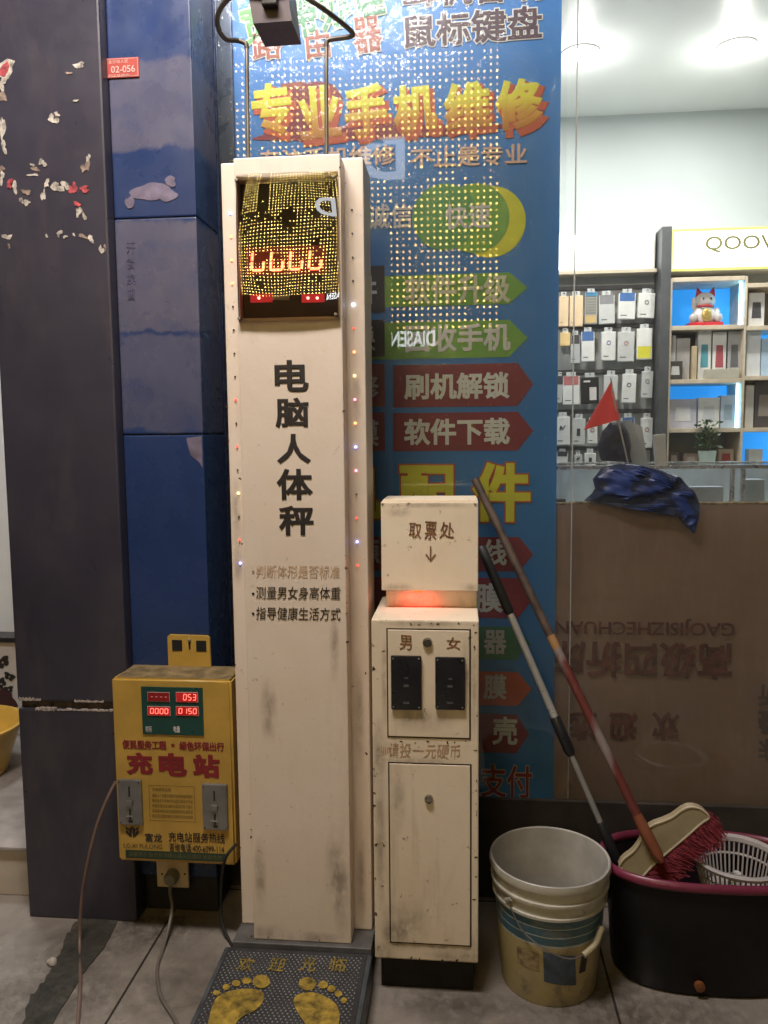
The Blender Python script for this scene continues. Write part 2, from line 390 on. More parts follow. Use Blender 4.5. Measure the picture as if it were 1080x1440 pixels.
MB().box(bl, brx-.01, BPY+.03, BZ, 0, zb-.0015).build("plinth", mat("dark plinth", (.02, .018, .02), .7), bp)
resid = mat("grey glue residue", (.17, .14, .20), .6, var=.3, vscale=30)
mb = MB(); s_ = BPY/F
for i, (px, py, a, b, sd) in enumerate([(215, 270, 28, 13, 3), (236, 276, 12, 8, 4), (240, 255, 8, 7, 5), (183, 285, 8, 7, 6)]):
    q = at(px, py, BPY); mb.prism(blob(q.x, q.z, BPY-.0016-.0002*i, a*s_, b*s_, 30, .35, sd), (0, .001, 0))
x1_, z1_ = brx-.004, z2-.006
mb.prism([Vector((x1_, BPY-.0012, z1_)), Vector((X(262, 620, BPY), BPY-.0012, z1_-.004)), Vector((X(268, 640, BPY), BPY-.0012, Z(268, 640, BPY))), Vector((X(280, 648, BPY), BPY-.0012, Z(280, 650, BPY))), Vector((x1_, BPY-.0012, Z(286, 658, BPY)))], (0, .001, 0))
mb.build("glue_residue", resid, bp)
mb = MB()   # rub-off print ghosts
for (cx, cy, w_, h_, t_) in [(183, 365, 14, 60, "开锁换锁"), (255, 560, 50, 42, "")]:
    if t_:
        for k, ch in enumerate(t_): ptext(ch, cx-5, cy-25+k*22, cx+7, cy-8+k*22, BPY-.0018, .02, mb=mb, jit=.05)
mb.build("ghost_lettering", mat("ghost print", (.075, .07, .13), .6, var=.5, vscale=90), bp)
# house number plaque on the pillar
a, b, c_, d_ = rect(148, 82, 196, 110, BPY)
pl = thing("number_plaque", "small red number plate with pale lettering high on the blue pillar", "sign", ((a+b)/2, BPY, c_))
MB().box(a, b, BPY-.004, BPY-.0002, c_, d_, .0012).build("plate", mat("red plate", (.40, .055, .04), .45), pl)
pk = mat("pale pink ink", (.62, .40, .34), .6); mb = MB()
ptext("02-056", 156, 92, 190, 102, BPY-.0046, .015, mb=mb); ptext("金沙镇人民", 152, 84, 180, 89, BPY-.0046, .0, mb=mb); ptext("社区管委会", 152, 104, 182, 108, BPY-.0046, .0, mb=mb)
t = .0009; yy = BPY-.0046; i_ = .0025
for x0, x1, z0, z1q in ((a+i_, b-i_, c_+i_, c_+i_+t), (a+i_, b-i_, d_-i_-t, d_-i_), (a+i_, a+i_+t, c_+i_+t, d_-i_-t), (b-i_-t, b-i_, c_+i_+t, d_-i_-t)):
    mb.quad((x0, yy, z0), (x1, yy, z0), (x1, yy, z1q), (x0, yy, z1q))
mb.build("lettering", pk, pl)

# ---- shopfront frame post beside the blue pillar
fx0 = brx+.002; fx1 = X(336, 500, GLY)
fp = thing("frame_post", "grey blue steel window post between the blue pillar and the poster", "window post", ((fx0+fx1)/2, GLY+.02, 0))
MB().box(fx0, fx1, GLY+.012, GLY+.10, 0, 3.6, .004).build("post", mat("dark blue steel", (.05, .075, .13), .3, .4, var=.25), fp)
q = X(297, 300, GLY-.02)
MB().tube([(q, GLY-.012, .05), (q, GLY-.012, 3.55)], .008, 12, False).build("bead", mat("blue steel bead", (.16, .20, .27), .22, .85), fp, True)
MB().box(fx0, q-.009, GLY-.005, GLY+.011, .02, 3.58, .003).build("trim", mat("blue steel trim", (.035, .05, .10), .28, .5), fp)

# ---- the phone shop behind the glass
WX0, WX1, BW = -2.2, 4.2, 4.52
CEZ = Z(950, 158, BW)
m_wall = mat("white shop wall", (.46, .51, .51), .6, var=.03, vscale=2)
m_ceil = mat("white ceiling panels", (.86, .90, .89), .42, var=.03, vscale=1.5)
tag(MB().box(WX0, WX1, BW, BW+.1, .004, CEZ).build("shop_wall", m_wall), "white back wall of the lit phone shop above the light boxes", "wall")
tag(MB().box(WX1, WX1+.1, 2.4, BW+.1, .004, CEZ).build("shop_wall", m_wall), "white side wall of the phone shop beyond the right display unit", "wall")
tag(MB().box(-.55, -.45, 2.76, BW, .004, CEZ).build("shop_wall", m_wall), "white partition between the phone shop and the left shop", "wall")
MB().box(-.45, WX1, 2.42, BW+.1, CEZ, CEZ+.08).build("ceiling", m_ceil, None, kind='structure')
MB().box(-.45, WX1, 2.36, BW, .0, .006).build("shop_floor", mat("pale shop tiles", (.72, .72, .70), .25), None, kind='structure')
lampw = emat("lamp diffuser", (1, .98, .93), 14)
def ceil_lamp(x, y, label, pw):
    t = thing("ceiling_lamp", label, "ceiling lamp", (x, y, CEZ-.045), "ceiling lamps of the phone shop")
    MB().lathe([(.085, CEZ-.001), (.085, CEZ-.006), (.067, CEZ-.010), (.065, CEZ-.002)], (x, y, 0), 32).build("housing", mat("lamp rim", (.75, .75, .73), .3), t, True)
    MB().lathe([(.001, CEZ-.012), (.045, CEZ-.011), (.0648, CEZ-.006)], (x, y, 0), 28).build("diffuser", lampw, t, True)
    l = bpy.data.lights.new("lamp_light", 'POINT'); l.shadow_soft_size = .05; l.energy = pw*.13; l.color = (1, .97, .92)
    o = bpy.data.objects.new("lamp_light", l); COL.objects.link(o); o.location = (0, 0, -.09); o.parent = t
    l = bpy.data.lights.new('lamp_beam', 'AREA'); l.shape = 'DISK'; l.size = .13; l.energy = pw*.60; l.color = (1, .97, .92)
    o = bpy.data.objects.new('lamp_beam', l); COL.objects.link(o); o.location = (0, 0, .028); o.parent = t
pa, pb = atz(1035, 75, CEZ-.03), atz(816, 84, CEZ-.03)
ceil_lamp(pa.x, pa.y, "round bright ceiling lamp in full view, right of the window joint", 26)
ceil_lamp(pb.x, pb.y, "round bright ceiling lamp seen behind the window joint by the poster", 26)
ceil_lamp(pa.x+1.3, pa.y, "added round ceiling lamp, unseen past the right edge", 26)  # extra unseen lamp added to light the shop interior

# light boxes over the shelves
SB = 4.40
def lightbox(x0, y0, x1, y1, label, col, s_, edge):
    a, b, c, d = rect(x0, y0, x1, y1, SB-.06)
    t = thing("light_box", label, "light box", ((a+b)/2, SB, c))
    MB().box(a, b, SB-.055, BW-.002, c, d, .004).build("housing", mat("light box housing", (.6, .6, .55), .4), t)
    MB().box(a+.012, b-.012, SB-.062, SB-.056, c+.012, d-.012, .002).build("face", emat(label[:20], col, s_), t)
    if edge:
        e = .012; mb = MB(); Y0 = SB-.064
        for x_0, x_1, z_0, z_1 in ((a, b, c, c+e), (a, b, d-e, d), (a, a+e, c+e, d-e), (b-e, b, c+e, d-e)): mb.box(x_0, x_1, Y0, SB-.0555, z_0, z_1)
        mb.build("edge_strip", emat("yellow edge", (.75, .8, .22), .9), t)
    return t
lightbox(770, 326, 922, 382, "plain glowing white light box over the hanging product rows", (1, 1, .96), 3, False)
qb = lightbox(943, 320, 1130, 379, "glowing white light box with thin gold letters and yellow edge", (1, 1, .90), 2.2, True)
mbq = MB(); a_, b_, c_, d_ = rect(992, 331, 1084, 352, SB-.067)
ptext("QOOV", 992, 331, 1090, 354, SB-.067, .008, mb=mbq)
mbq.build("lettering", mat("gold letters", (.20, .19, .07), .5), qb)
mb = MB(); ptext("QOOV配件", 1045, 359, 1100, 367, SB-.067, .01, mb=mb); mb.build("tagline", mat("yellow letters", (.65, .62, .12), .5), qb)

# pegboard
PY = SB
a, b, c, d = rect(765, 384, 920, 672, PY)
peg = thing("pegboard", "grey slotted display board carrying rows of hanging packs", "display board", ((a+b)/2, PY, c))
MB().box(a, b, PY, BW-.004, c, d, .003).build("board", mat("grey slatwall", (.42, .43, .41), .5, var=.08), peg)
for yy in (404, 458, 522, 578, 630):
    z = Z(850, yy, PY-.01); MB().box(a+.004, b-.004, PY-.014, PY-.0005, z-.012, z+.010, .002).build("row_band", mat("dark rail", (.10, .10, .10), .5), peg)  # dark bands across the board near the pack rows
zl = Z(850, 388, PY); mb = MB().box(a+.02, b-.02, PY-.10, PY-.001, zl-.006, zl+.012, .002); mb.build("header", mat("header board", (.55, .48, .36), .5), peg)
# dark post between the units
a, b, c, d = rect(928, 318, 942, 612, PY-.15)
solo(MB().box(a, b, PY-.15, BW-.006, .01, d, .004), "shelf_post", mat("dark grey post", (.075, .08, .085), .5), "dark grey upright between the hanging packs and the shelf unit", "post")

def zc(x, y): return 760+x/3.272, 300+y/3.272
def pack(x0, y0, x1, y1, label, style, hook=True):
    "a hanging blister pack, coordinates of the enlarged view"
    (px0, py0), (px1, py1) = zc(x0, y0), zc(x1, y1); Y0 = PY-.075
    a, b, c, d = rect(px0, py0, px1, py1, Y0)
    t = thing("product_pack", label, "product pack", ((a+b)/2, Y0+.02, c), "packs hanging on the display board")
    cols = {'white': (.72, .72, .69), 'clear': (.56, .57, .55), 'beige': (.74, .56, .36), 'black': (.02, .02, .02), 'pattern': (.35, .34, .30), 'yellow': (.74, .74, .70), 'grey': (.45, .46, .46), 'orange': (.76, .55, .25)}
    th = random.uniform(.02, .035)
    MB().box(a, b, Y0, Y0+th, c, d-.018, .004).build("box", mat("pack "+style, cols[style], .35, var=.06, vscale=20), t)
    xm = (a+b)/2; mb = MB().box(xm-(b-a)*.28, xm+(b-a)*.28, Y0+th*.4, Y0+th*.6, d-.0185, d+.006, .0008); mb.build("hang_tab", mat("pack tab", (.60, .62, .62), .3), t)
    MB().tube([(xm, Y0-.012, d-.006), (xm, Y0-.006, d-.001), (xm, PY-.001, d-.001)], .0022, 6, False).build("hook", dsteel, t)
    w_, h_ = b-a, d-c; Yp = Y0-.0007; dk = mat("pack dark print", (.05, .05, .055), .5); mb = MB(); t.rotation_euler = (0, random.uniform(-.035, .035), random.uniform(-.12, .12))
    def r_(u0, v0, u1, v1): mb.quad((a+w_*u0, Yp, c+h_*v0), (a+w_*u1, Yp, c+h_*v0), (a+w_*u1, Yp, c+h_*v1), (a+w_*u0, Yp, c+h_*v1))
    rn = random.Random(int(x0*7+y0))
    dk2 = rn.choice((dk, dk, mat('pack blue print', (.06, .16, .4), .5), mat('pack rose print', (.5, .16, .16), .5), mat('pack grey print', (.25, .25, .26), .5)))
    if style in ('white', 'clear', 'grey'):
        k = rn.random()
        if k < .3: r_(.06, .62, .94, .9)
        elif k < .5:
            mb.tube([(a+w_*.30, Yp-.001, c+h_*.45), (a+w_*.36, Yp-.001, c+h_*.60), (a+w_*.5, Yp-.001, c+h_*.52), (a+w_*.68, Yp-.001, c+h_*.62)], .0022, 5)
        elif k < .75: r_(.35, .30, .62, .55)
        else: mb.lathe([(.011, 0), (.011, .001), (.008, .001), (.008, 0)], (a+w_*.5, Yp-.001, c+h_*.55), 18, 'Y')
        mb.build("picture", dk2, t); mb = MB(); r_(.14, .12, .5, .145); mb.build("caption", dk, t)
    elif style == 'black':
        r_(.45, .12, .85, .55); mb.build("picture", white_ink, t); mb = MB(); r_(.12, .72, .5, .78); mb.build("caption", white_ink, t)
    elif style == 'yellow':
        r_(.08, .04, .92, .38); mb.build("print", mat("yellow print", (.70, .66, .05), .5), t)
    elif style == 'pattern':
        for i in range(5):
            for j in range(8): r_(.08+i*.17, .3+j*.08, .08+i*.17+.09, .3+j*.08+.04)
        mb.build("print", dk, t); mb = MB(); r_(.05, .80, .95, .92); mb.build("print", mat("blue print", (.08, .30, .5), .5), t)
        mb = MB(); r_(.05, .04, .9, .25); mb.build("print", mat("tan print", (.6, .42, .18), .5), t)
    elif style in ('beige', 'orange'):
        r_(.12, .1, .4, .13); mb.build("print", mat("pack tan print", (.5, .32, .16), .5), t)
ORD = ["first", "second", "third", "fourth", "fifth", "sixth"]
rows = [("top row", [(84, 365, 128, 520, 'beige'), (134, 362, 196, 520, 'beige'), (203, 350, 262, 510, 'pattern'), (272, 360, 345, 508, 'clear'), (357, 352, 436, 487, 'white'), (446, 350, 524, 482, 'white')]),
        ("second row", [(92, 532, 138, 610, 'orange'), (141, 545, 184, 690, 'grey'), (192, 528, 252, 682, 'white'), (280, 528, 346, 677, 'white'), (356, 528, 432, 682, 'clear'), (445, 513, 515, 672, 'yellow')]),
        ("third row", [(72, 735, 100, 872, 'grey'), (105, 735, 182, 880, 'white'), (190, 738, 271, 876, 'black'), (290, 728, 355, 860, 'clear'), (376, 722, 440, 872, 'white'), (464, 710, 516, 850, 'clear')]),
        ("fourth row", [(72, 920, 138, 1066, 'white'), (146, 928, 206, 1066, 'clear'), (214, 945, 262, 1060, 'white'), (290, 932, 350, 1060, 'white'), (375, 925, 436, 1066, 'white'), (462, 925, 516, 1080, 'white')]),
        ("lowest row", [(76, 1088, 126, 1168, 'white'), (158, 1095, 194, 1168, 'clear'), (202, 1088, 256, 1168, 'white'), (300, 1090, 350, 1165, 'grey')])]
DESC = {'white': 'white boxed accessory', 'clear': 'clear fronted grey pack', 'beige': 'beige tinted pack', 'black': 'black and white box', 'pattern': 'patterned pack with blue top', 'yellow': 'white and yellow pack', 'grey': 'slim grey pack', 'orange': 'small orange pack'}
for rn_, items in rows:
    for i, it in enumerate(items):
        pack(*it[:4], f"{DESC[it[4]]}, {ORD[i]} from the left in the {rn_} of the board", it[4])

# wooden shelf unit
wood = mat("pale oak board", (.62, .53, .40), .5, var=.15, vscale=14)
(ux0, uy0), (ux1, uy1) = zc(584, 290), zc(1230, 1150)
UY0, UY1 = SB-.13, BW-.006
a, b, c, d = rect(ux0, uy0, ux1, uy1, UY0)
su = thing("shelf_unit", "pale oak shelf unit with blue lit compartments behind the window", "shelf unit", ((a+b)/2, UY1, .01))
xm0, xm1 = X(zc(935, 600)[0], 480, UY0), X(zc(946, 600)[0], 480, UY0)
xs = [(a, a+.016), (xm0, xm1), (b-.03, b)]
for x0, x1 in xs: MB().box(x0, x1, UY0, UY1, .01, d, .002).build("upright", wood, su)
def shelfz(y): return Z(zc(600, y)[0], zc(600, y)[1], UY0)
L = [shelfz(y) for y in (296, 518, 765, 990)]; Rr = [shelfz(y)-.006 for y in (325, 520, 748, 985)]; zbot = shelfz(1160)
for zz in L: MB().box(xs[0][1]+.0005, xm0-.0005, UY0+.002, UY1, zz-.022, zz, .002).build("shelf", wood, su)
for zz in Rr: MB().box(xm1+.0005, xs[2][0]-.0005, UY0+.002, UY1, zz-.022, zz, .002).build("shelf", wood, su)
MB().box(xs[0][1]+.0005, xs[2][0]-.0005, UY0+.002, UY1, zbot-.3, zbot-.02, .002).build("base_cabinet", wood, su)
blue_lit = mat("blue back panel", (.04, .36, .85), .4, emit=(.02, .36, 1), estr=.62, var=.05)  # emission puts the blue LED light into the panel material
grey_bk = mat("grey back panel", (.30, .30, .29), .5)
strip = emat("led strip", (.22, .62, 1), 24)
def comp(x0, x1, ztop, zlo, lit):
    MB().box(x0+.001, x1-.001, UY1-.012, UY1-.002, zlo+.001, ztop-.023, 0).build("back_panel", blue_lit if lit else grey_bk, su, label="blue panel with LED glow put into it" if lit else None)
    if lit: MB().box(x1-.010, x1-.0012, UY0+.05, UY0+.058, zlo+.002, ztop-.024).build("led_strip", strip, su)
comp(xs[0][1], xm0, L[0], L[1], True); comp(xs[0][1], xm0, L[1], L[2], False); comp(xs[0][1], xm0, L[2], L[3], True); comp(xs[0][1], xm0, L[3], zbot, False)
comp(xm1, xs[2][0], Rr[0], Rr[1], False); comp(xm1, xs[2][0], Rr[1], Rr[2], True); comp(xm1, xs[2][0], Rr[2], Rr[3], False); comp(xm1, xs[2][0], Rr[3], zbot, True)
# things standing on the shelves
IY = UY0+.05
def shelfbox(x0, y0, x1, zsh, label, col, top, cat="box", dep=.06, face=None, Y=None):
    (px0, _), (px1, _) = zc(x0, 0), zc(x1, 0); Y = Y or IY; yy = zc(0, top)[1]
    a, b = X(px0, yy, Y), X(px1, yy, Y); zt = Z((px0+px1)/2, yy, Y); zb_ = zsh+.0006
    t = thing("boxed_product", label, cat, ((a+b)/2, Y+dep/2, zb_), "boxed goods on the oak shelves")
    MB().box(a, b, Y, Y+dep, zb_, max(zt, zb_+.02), .002).build("carton", mat("carton %s" % (col,), col, .4, var=.08, vscale=25), t)
    if face:
        h = max(zt, zb_+.02)-zb_; w_ = b-a
        mb = MB().quad((a+w_*.2, Y-.0007, zb_+h*.25), (a+w_*.8, Y-.0007, zb_+h*.25), (a+w_*.75, Y-.0007, zb_+h*.72), (a+w_*.25, Y-.0007, zb_+h*.72)); mb.build("print", mat("print %s" % (face,), face, .5), t)
WH = (.72, .72, .70)
shelfbox(590, 0, 625, L[2], "grey tall pack at the left end of the shelf under the lucky cat", (.5, .5, .5), 560)
shelfbox(628, 0, 690, L[2], "brown grey pack second on the shelf under the lucky cat", (.42, .40, .38), 575)
shelfbox(700, 0, 722, L[2], "slim tan bottle box on the shelf under the lucky cat", (.5, .4, .26), 610, Y=IY-.03, dep=.03)
shelfbox(728, 0, 788, L[2], "white box with teal ring print on the shelf under the lucky cat", WH, 540, face=(.1, .35, .42))
shelfbox(796, 0, 858, L[2], "white box with red ring print on the shelf under the lucky cat", WH, 545, face=(.45, .1, .12))
shelfbox(866, 0, 926, L[2], "grey box at the right end of the shelf under the lucky cat", (.4, .4, .4), 542, face=(.15, .15, .16))
shelfbox(588, 0, 655, L[2], "dark box with pale label in front on the left of its shelf", (.06, .055, .05), 680, Y=IY-.045, dep=.04, face=(.6, .6, .58))
shelfbox(760, 0, 915, L[2], "low cream tray lying in front on the shelf under the lucky cat", (.5, .47, .38), 715, Y=IY-.045, dep=.04)
shelfbox(594, 0, 720, L[3], "low dark and white packet left in the lower blue compartment", (.5, .5, .58), 855, face=(.7, .7, .7))
shelfbox(728, 0, 826, L[3], "square white box in the middle of the lower blue compartment", WH, 848, face=(.62, .63, .66))
shelfbox(832, 0, 900, L[3], "pale blue box right in the lower blue compartment", (.5, .58, .68), 838, face=(.35, .45, .55))
shelfbox(590, 0, 640, zbot, "small dark trinket box left of the potted plant", (.12, .09, .08), 1095, face=(.4, .36, .3))
shelfbox(660, 0, 728, zbot, "small pinkish trinket box beside the potted plant", (.42, .30, .27), 1105, face=(.6, .5, .45))
shelfbox(820, 0, 890, zbot, "red and cream small box right of the potted plant", (.45, .36, .28), 1085, face=(.4, .06, .06))
shelfbox(960, 0, 1034, Rr[1], "white phone box with a dark handset print on the upper right shelf", WH, 365, face=(.08, .08, .09))
shelfbox(952, 0, 1016, Rr[2], "tall white box in the right blue compartment", (.74, .76, .78), 545)
shelfbox(1020, 0, 1070, Rr[2], "pale blue box beside the tall white box, right blue compartment", (.45, .6, .75), 575)
shelfbox(938+8, 0, 985, Rr[3], "white narrow pack on the dark right shelf", (.6, .58, .54), 790)
shelfbox(990, 0, 1070, Rr[3], "dark speckled box on the dark right shelf", (.08, .07, .07), 775, face=(.3, .26, .22))
shelfbox(960, 0, 1024, zbot, "low white box in the bottom right blue compartment", WH, 1085)
# lucky cat figurine
p0 = zc(760, 0)[0]; cx = X(p0, 440, IY+.02); cz = L[1]+.0006; cy = IY+.045
ct = thing("cat_figurine", "white and red beckoning cat figurine in the upper blue compartment", "figurine", (cx, cy, cz))
def ell(mb, c, r, n=20, k=12):
    vs = []; fs = []
    for j in range(k+1):
        th = math.pi*j/k
        for i in range(n): vs.append(Vector(c)+Vector((r[0]*math.sin(th)*math.cos(2*math.pi*i/n), r[1]*math.sin(th)*math.sin(2*math.pi*i/n), r[2]*math.cos(th))))
    for j in range(k):
        for i in range(n): fs.append((j*n+i, j*n+(i+1) % n, (j+1)*n+(i+1) % n, (j+1)*n+i))
    return mb.add(vs, fs)
wc = mat("white glaze", (.74, .72, .70), .25); rc = mat("red glaze", (.5, .03, .04), .3); gc = mat("gold glaze", (.55, .40, .12), .3, .4)
ell(ell(ell(ell(MB(), (cx, cy, cz+.062), (.062, .04, .062)), (cx, cy-.01, cz+.135), (.052, .038, .042)), (cx-.055, cy-.01, cz+.12), (.014, .014, .035)), (cx+.06, cy-.01, cz+.06), (.016, .02, .04)).build("body", wc, ct, True)
for s_ in (-1, 1):
    MB().prism([(cx+s_*.048, cy-.004, cz+.155), (cx+s_*.016, cy-.004, cz+.172), (cx+s_*.042, cy-.004, cz+.205)], (0, -.012, 0)).build("ear", rc, ct)
    ell(MB(), (cx+s_*.019, cy-.047, cz+.140), (.005, .003, .006), 10, 6).build("eye", black_ink, ct)
MB().lathe([(.040, cz+.098), (.047, cz+.101), (.047, cz+.107), (.040, cz+.110)], (cx, cy-.004, 0), 24).build("collar", rc, ct, True)
ell(MB(), (cx, cy-.043, cz+.058), (.026, .01, .034)).build("gold_coin", gc, ct, True)
MB().box(cx-.085, cx+.085, cy-.045, cy+.045, cz, cz+.022, .005).build("cushion", rc, ct)
for s_ in (-1, 1): ell(MB(), (cx+s_*.062, cy-.03, cz+.045), (.022, .02, .024)).build("paw", mat("grey glaze", (.45, .42, .42), .3), ct, True)
# potted plant
px_, py_ = zc(768, 1000); cx = X(px_, 630, IY-.06); cy = IY-.06
pt = thing("potted_plant", "small leafy green plant in a pale mint pot on the lower shelf", "plant", (cx, cy, zbot+.0006))
MB().lathe([(.001, zbot+.001), (.036, zbot+.001), (.046, zbot+.075), (.042, zbot+.075), (.038, zbot+.06), (.001, zbot+.06)], (cx, cy, 0), 28).build("pot", mat("mint pot", (.55, .68, .62), .4), pt, True)
mb = MB(); rn = random.Random(3)
for i in range(170):
    a = rn.uniform(0, 6.28); r_ = rn.uniform(0, .07)*(.5+rn.random()*.5); h = zbot+.085+rn.random()*.14
    c = Vector((cx+math.cos(a)*r_, cy+math.sin(a)*r_*.7, h)); d = Vector((math.cos(a)*rn.uniform(.3, 1), math.sin(a)*.7, rn.uniform(-.3, .9))).normalized()*rn.uniform(.02, .036); s = d.cross(Vector((rn.uniform(-1, 1), rn.uniform(-1, 1), 1))).normalized()*rn.uniform(.006, .011)
    mb.add([c, c+d*.5+s, c+d, c+d*.5-s], [(0, 1, 2, 3)])
mb.build("leaves", mat("plant leaf", (.06, .12, .05), .5, var=.5, vscale=30), pt)
mb = MB()
for i in range(7):
    a = i*.9; mb.tube([(cx, cy, zbot+.06), (cx+math.cos(a)*.03, cy+math.sin(a)*.02, zbot+.18)], .0018, 5, False)
mb.build("stem", mat("plant stem", (.10, .13, .05), .6), pt)

# glass counter in front of the shelves
CY0, CY1 = 3.35, 3.75
ct_z = Z(950, 654, CY0)
gct = thing("glass_counter", "long glass display counter below the shelf unit", "counter", (1.3, CY1, .006))
cx0, cx1 = X(772, 660, CY0), 3.6
alu = mat("counter aluminium", (.6, .61, .6), .3, .7)
cgl = glassmat("counter glass", (.95, .97, .98))
MB().box(cx0, cx1, CY0, CY0+.018, ct_z-.016, ct_z, .002).box(cx0, cx1, CY1-.018, CY1, ct_z-.016, ct_z, .002).build("rim", alu, gct)
MB().box(cx0+.001, cx1-.001, CY0+.0185, CY1-.0185, ct_z-.010, ct_z-.004).build("glass_top", cgl, gct)
MB().box(cx0+.001, cx1-.001, CY0+.004, CY0+.010, ct_z-.24, ct_z-.0165).build("glass_front", cgl, gct)
for px in (772, 1028, 1043):
    x = X(px, 680, CY0); MB().box(x, x+.014, CY0-.003, CY0+.02, ct_z-.25, ct_z-.0165, .002).build("mullion", alu, gct)
MB().box(cx0, cx1, CY0, CY1, ct_z-.29, ct_z-.245, .003).box(cx0, cx1, CY0+.01, CY1, .006, ct_z-.2905).build("base", mat("counter laminate", (.60, .58, .48), .45), gct)
MB().box(cx0, cx1, CY1-.015, CY1, ct_z-.244, ct_z-.0165).build("back_board", mat("counter pale blue", (.66, .72, .80), .4), gct)
# things in the counter
for i, (x0, x1, h, col, lb) in enumerate([(945, 1018, .15, (.55, .6, .7), "flat grey blue carton standing in the glass counter under the plant"), (1048, 1076, .18, (.66, .74, .84), "white carton at the right end of the glass counter"), (782, 796, .10, (.1, .1, .1), "small black box in the glass counter left of the bag"), (800, 832, .05, (.6, .6, .58), "low white tray in the glass counter left of the bag")]):
    a, b = X(x0, 680, CY0+.08), X(x1, 680, CY0+.08); solo(MB().box(a, b, CY0+.08, CY0+.14, ct_z-.2445, ct_z-.2445+h, .003), "display_box", mat("display box %d" % i, col, .4), lb, "box")

# ---- glass panes of the shopfront
gm = glassmat("window glass", (.985, .995, .99), 1.5, k=.78, dust=.015)
jx = X(808, 400, GLY); gx0 = X(302, 400, GLY)
tag(MB().box(gx0, jx-.0015, GLY, GLY+.008, .012, 3.58).build("window_pane", gm), "large clear window pane over the blue repair poster", "window")
tag(MB().box(jx+.0015, 3.4, GLY, GLY+.008, .012, 3.58).build("window_pane", gm), "large clear window pane to the right of the poster", "window")
MB().box(jx-.001, jx+.001, GLY-.0015, GLY+.0095, .012, 3.58)
tag(MB().box(jx-.0013, jx+.0013, GLY-.001, GLY+.009, .012, 3.58).build("glass_joint", mat("grey silicone", (.34, .35, .33), .4)), "thin vertical sealant joint between the two window panes", "window joint")
tag(MB().box(gx0, 3.4, GLY-.02, GLY+.03, 0, .011, .002).build("window_sill", dsteel), "low metal threshold strip under the window panes", "sill")
kz = Z(700, 1122, GLY-.03)
tag(MB().box(gx0, 3.4, GLY-.035, GLY-.021, .0, kz, .003).build('kick_panel', mat('dark kick panel', (.045, .036, .032), .6, var=.3)), 'low dark strip panel along the foot of the shop window', 'panel')
# reflective edge strip between poster and joint
a, b = X(789, 400, GLY+.02), X(806, 400, GLY+.02)

# ---- poster
plx0, plx1, plz0, plz1 = X(330, 500, POY), (X(790, 100, POY)+X(777, 1100, POY))/2, Z(740, 1128, POY), 2.75
po = thing("poster", "tall blue phone repair poster with yellow and white lettering behind the glass", "poster", ((plx0+plx1)/2, POY, plz0))
m, nt, p = newmat("poster blue"); v = coords(nt)
c = ramp(nt, noise(nt, v, 1.3, 3), [(.3, (.026, .20, .62)), (.7, (.040, .26, .74))])
c = mix(nt, ramp(nt, noise(nt, coords(nt, (1, 1, .3)), 5, 5, .6, 1.5), [(.5, 0.0), (.75, .25)]), c, (.12, .30, .56))
nt.links.new(c, p.inputs['Base Color']); p.inputs['Roughness'].default_value = .4; bump(nt, p, noise(nt, v, 5, 3, .5, 1), .2, .01)
MB().box(plx0, plx1, POY, POY+.003, plz0, plz1).build("sheet", m, po)
P1 = POY-.0012; P2 = POY-.0024; P3 = POY-.0036
INK = {'green': (.10, .30, .10), 'lgreen': (.16, .36, .06), 'red': (.26, .025, .05), 'dred': (.20, .02, .035), 'orange': (.42, .10, .03), 'dgreen': (.03, .17, .09), 'black': (.02, .02, .03), 'yellow': (.70, .62, .04),
       'white': (.62, .61, .61), 'rbrown': (.25, .055, .04), 'plum': (.07, .035, .06), 'pink': (.66, .42, .34), 'pale': (.50, .52, .40), 'brick': (.45, .08, .03), 'lilac': (.50, .50, .55)}
def ink(k): return mat("poster ink "+k, tuple(min(.88, c*1.45) for c in INK[k]), .45, var=.08)
def pquad(mb, x0, y0, x1, y1, Y):
    a, b, c, d = rect(x0, y0, x1, y1, Y); mb.quad((a, Y, c), (b, Y, c), (b, Y, d), (a, Y, d))
def arrow(x0, y0, x1, y1, tip, k, Y=P1):
    a, b, c, d = rect(x0, y0, x1, y1, Y); t = X(tip, (y0+y1)/2, Y); mb = MB()
    mb.add([(a, Y, c), (b, Y, c), (t, Y, (c+d)/2), (b, Y, d), (a, Y, d)], [(0, 1, 2, 3, 4)]); mb.build("arrow_band", ink(k), po)
for args in [(520, 386, 716, 430, 742, 'lgreen'), (520, 452, 716, 504, 742, 'lgreen'), (553, 512, 728, 572, 750, 'dred'), (553, 580, 728, 634, 750, 'dred'), (500, 755, 730, 803, 750, 'dred'), (500, 812, 728, 868, 750, 'red'),
             (500, 880, 726, 926, 746, 'dgreen'), (500, 943, 728, 990, 748, 'brick'), (500, 1002, 726, 1056, 744, 'dred')]: arrow(*args)
mb = MB(); pquad(mb, 500, 374, 541, 440, P2); pquad(mb, 500, 450, 541, 502, P2); mb.build("dark_block", ink('black'), po)
mb = MB(); pquad(mb, 500, 512, 541, 572, P2); pquad(mb, 500, 580, 541, 634, P2); mb.build("red_block", ink('dred'), po)
def lab(s, x0, y0, x1, y1, k, bold=.025, outline=None, ow=.06, rot=0, Y=P3, jit=0):
    if outline: ptext(s, x0, y0, x1, y1, Y+.0009, ow, R(rot), ref=bold).build("outline", ink(outline), po)
    return ptext(s, x0, y0, x1, y1, Y, bold, R(rot), jit=jit).build("lettering", ink(k), po)
lab("宽", 338, 4, 384, 60, 'green', .02, 'pale', .055, 12); lab("带", 404, -8, 446, 54, 'dgreen', .02, 'pale', .055, 10); lab("办", 448, -20, 492, 42, 'dgreen', .02, 'pale', .055, 10); lab("理", 494, -34, 538, 24, 'dgreen', .02, 'pale', .055, 10)
lab("耳机音响", 566, -42, 764, 6, 'plum', .02, 'white', .05)
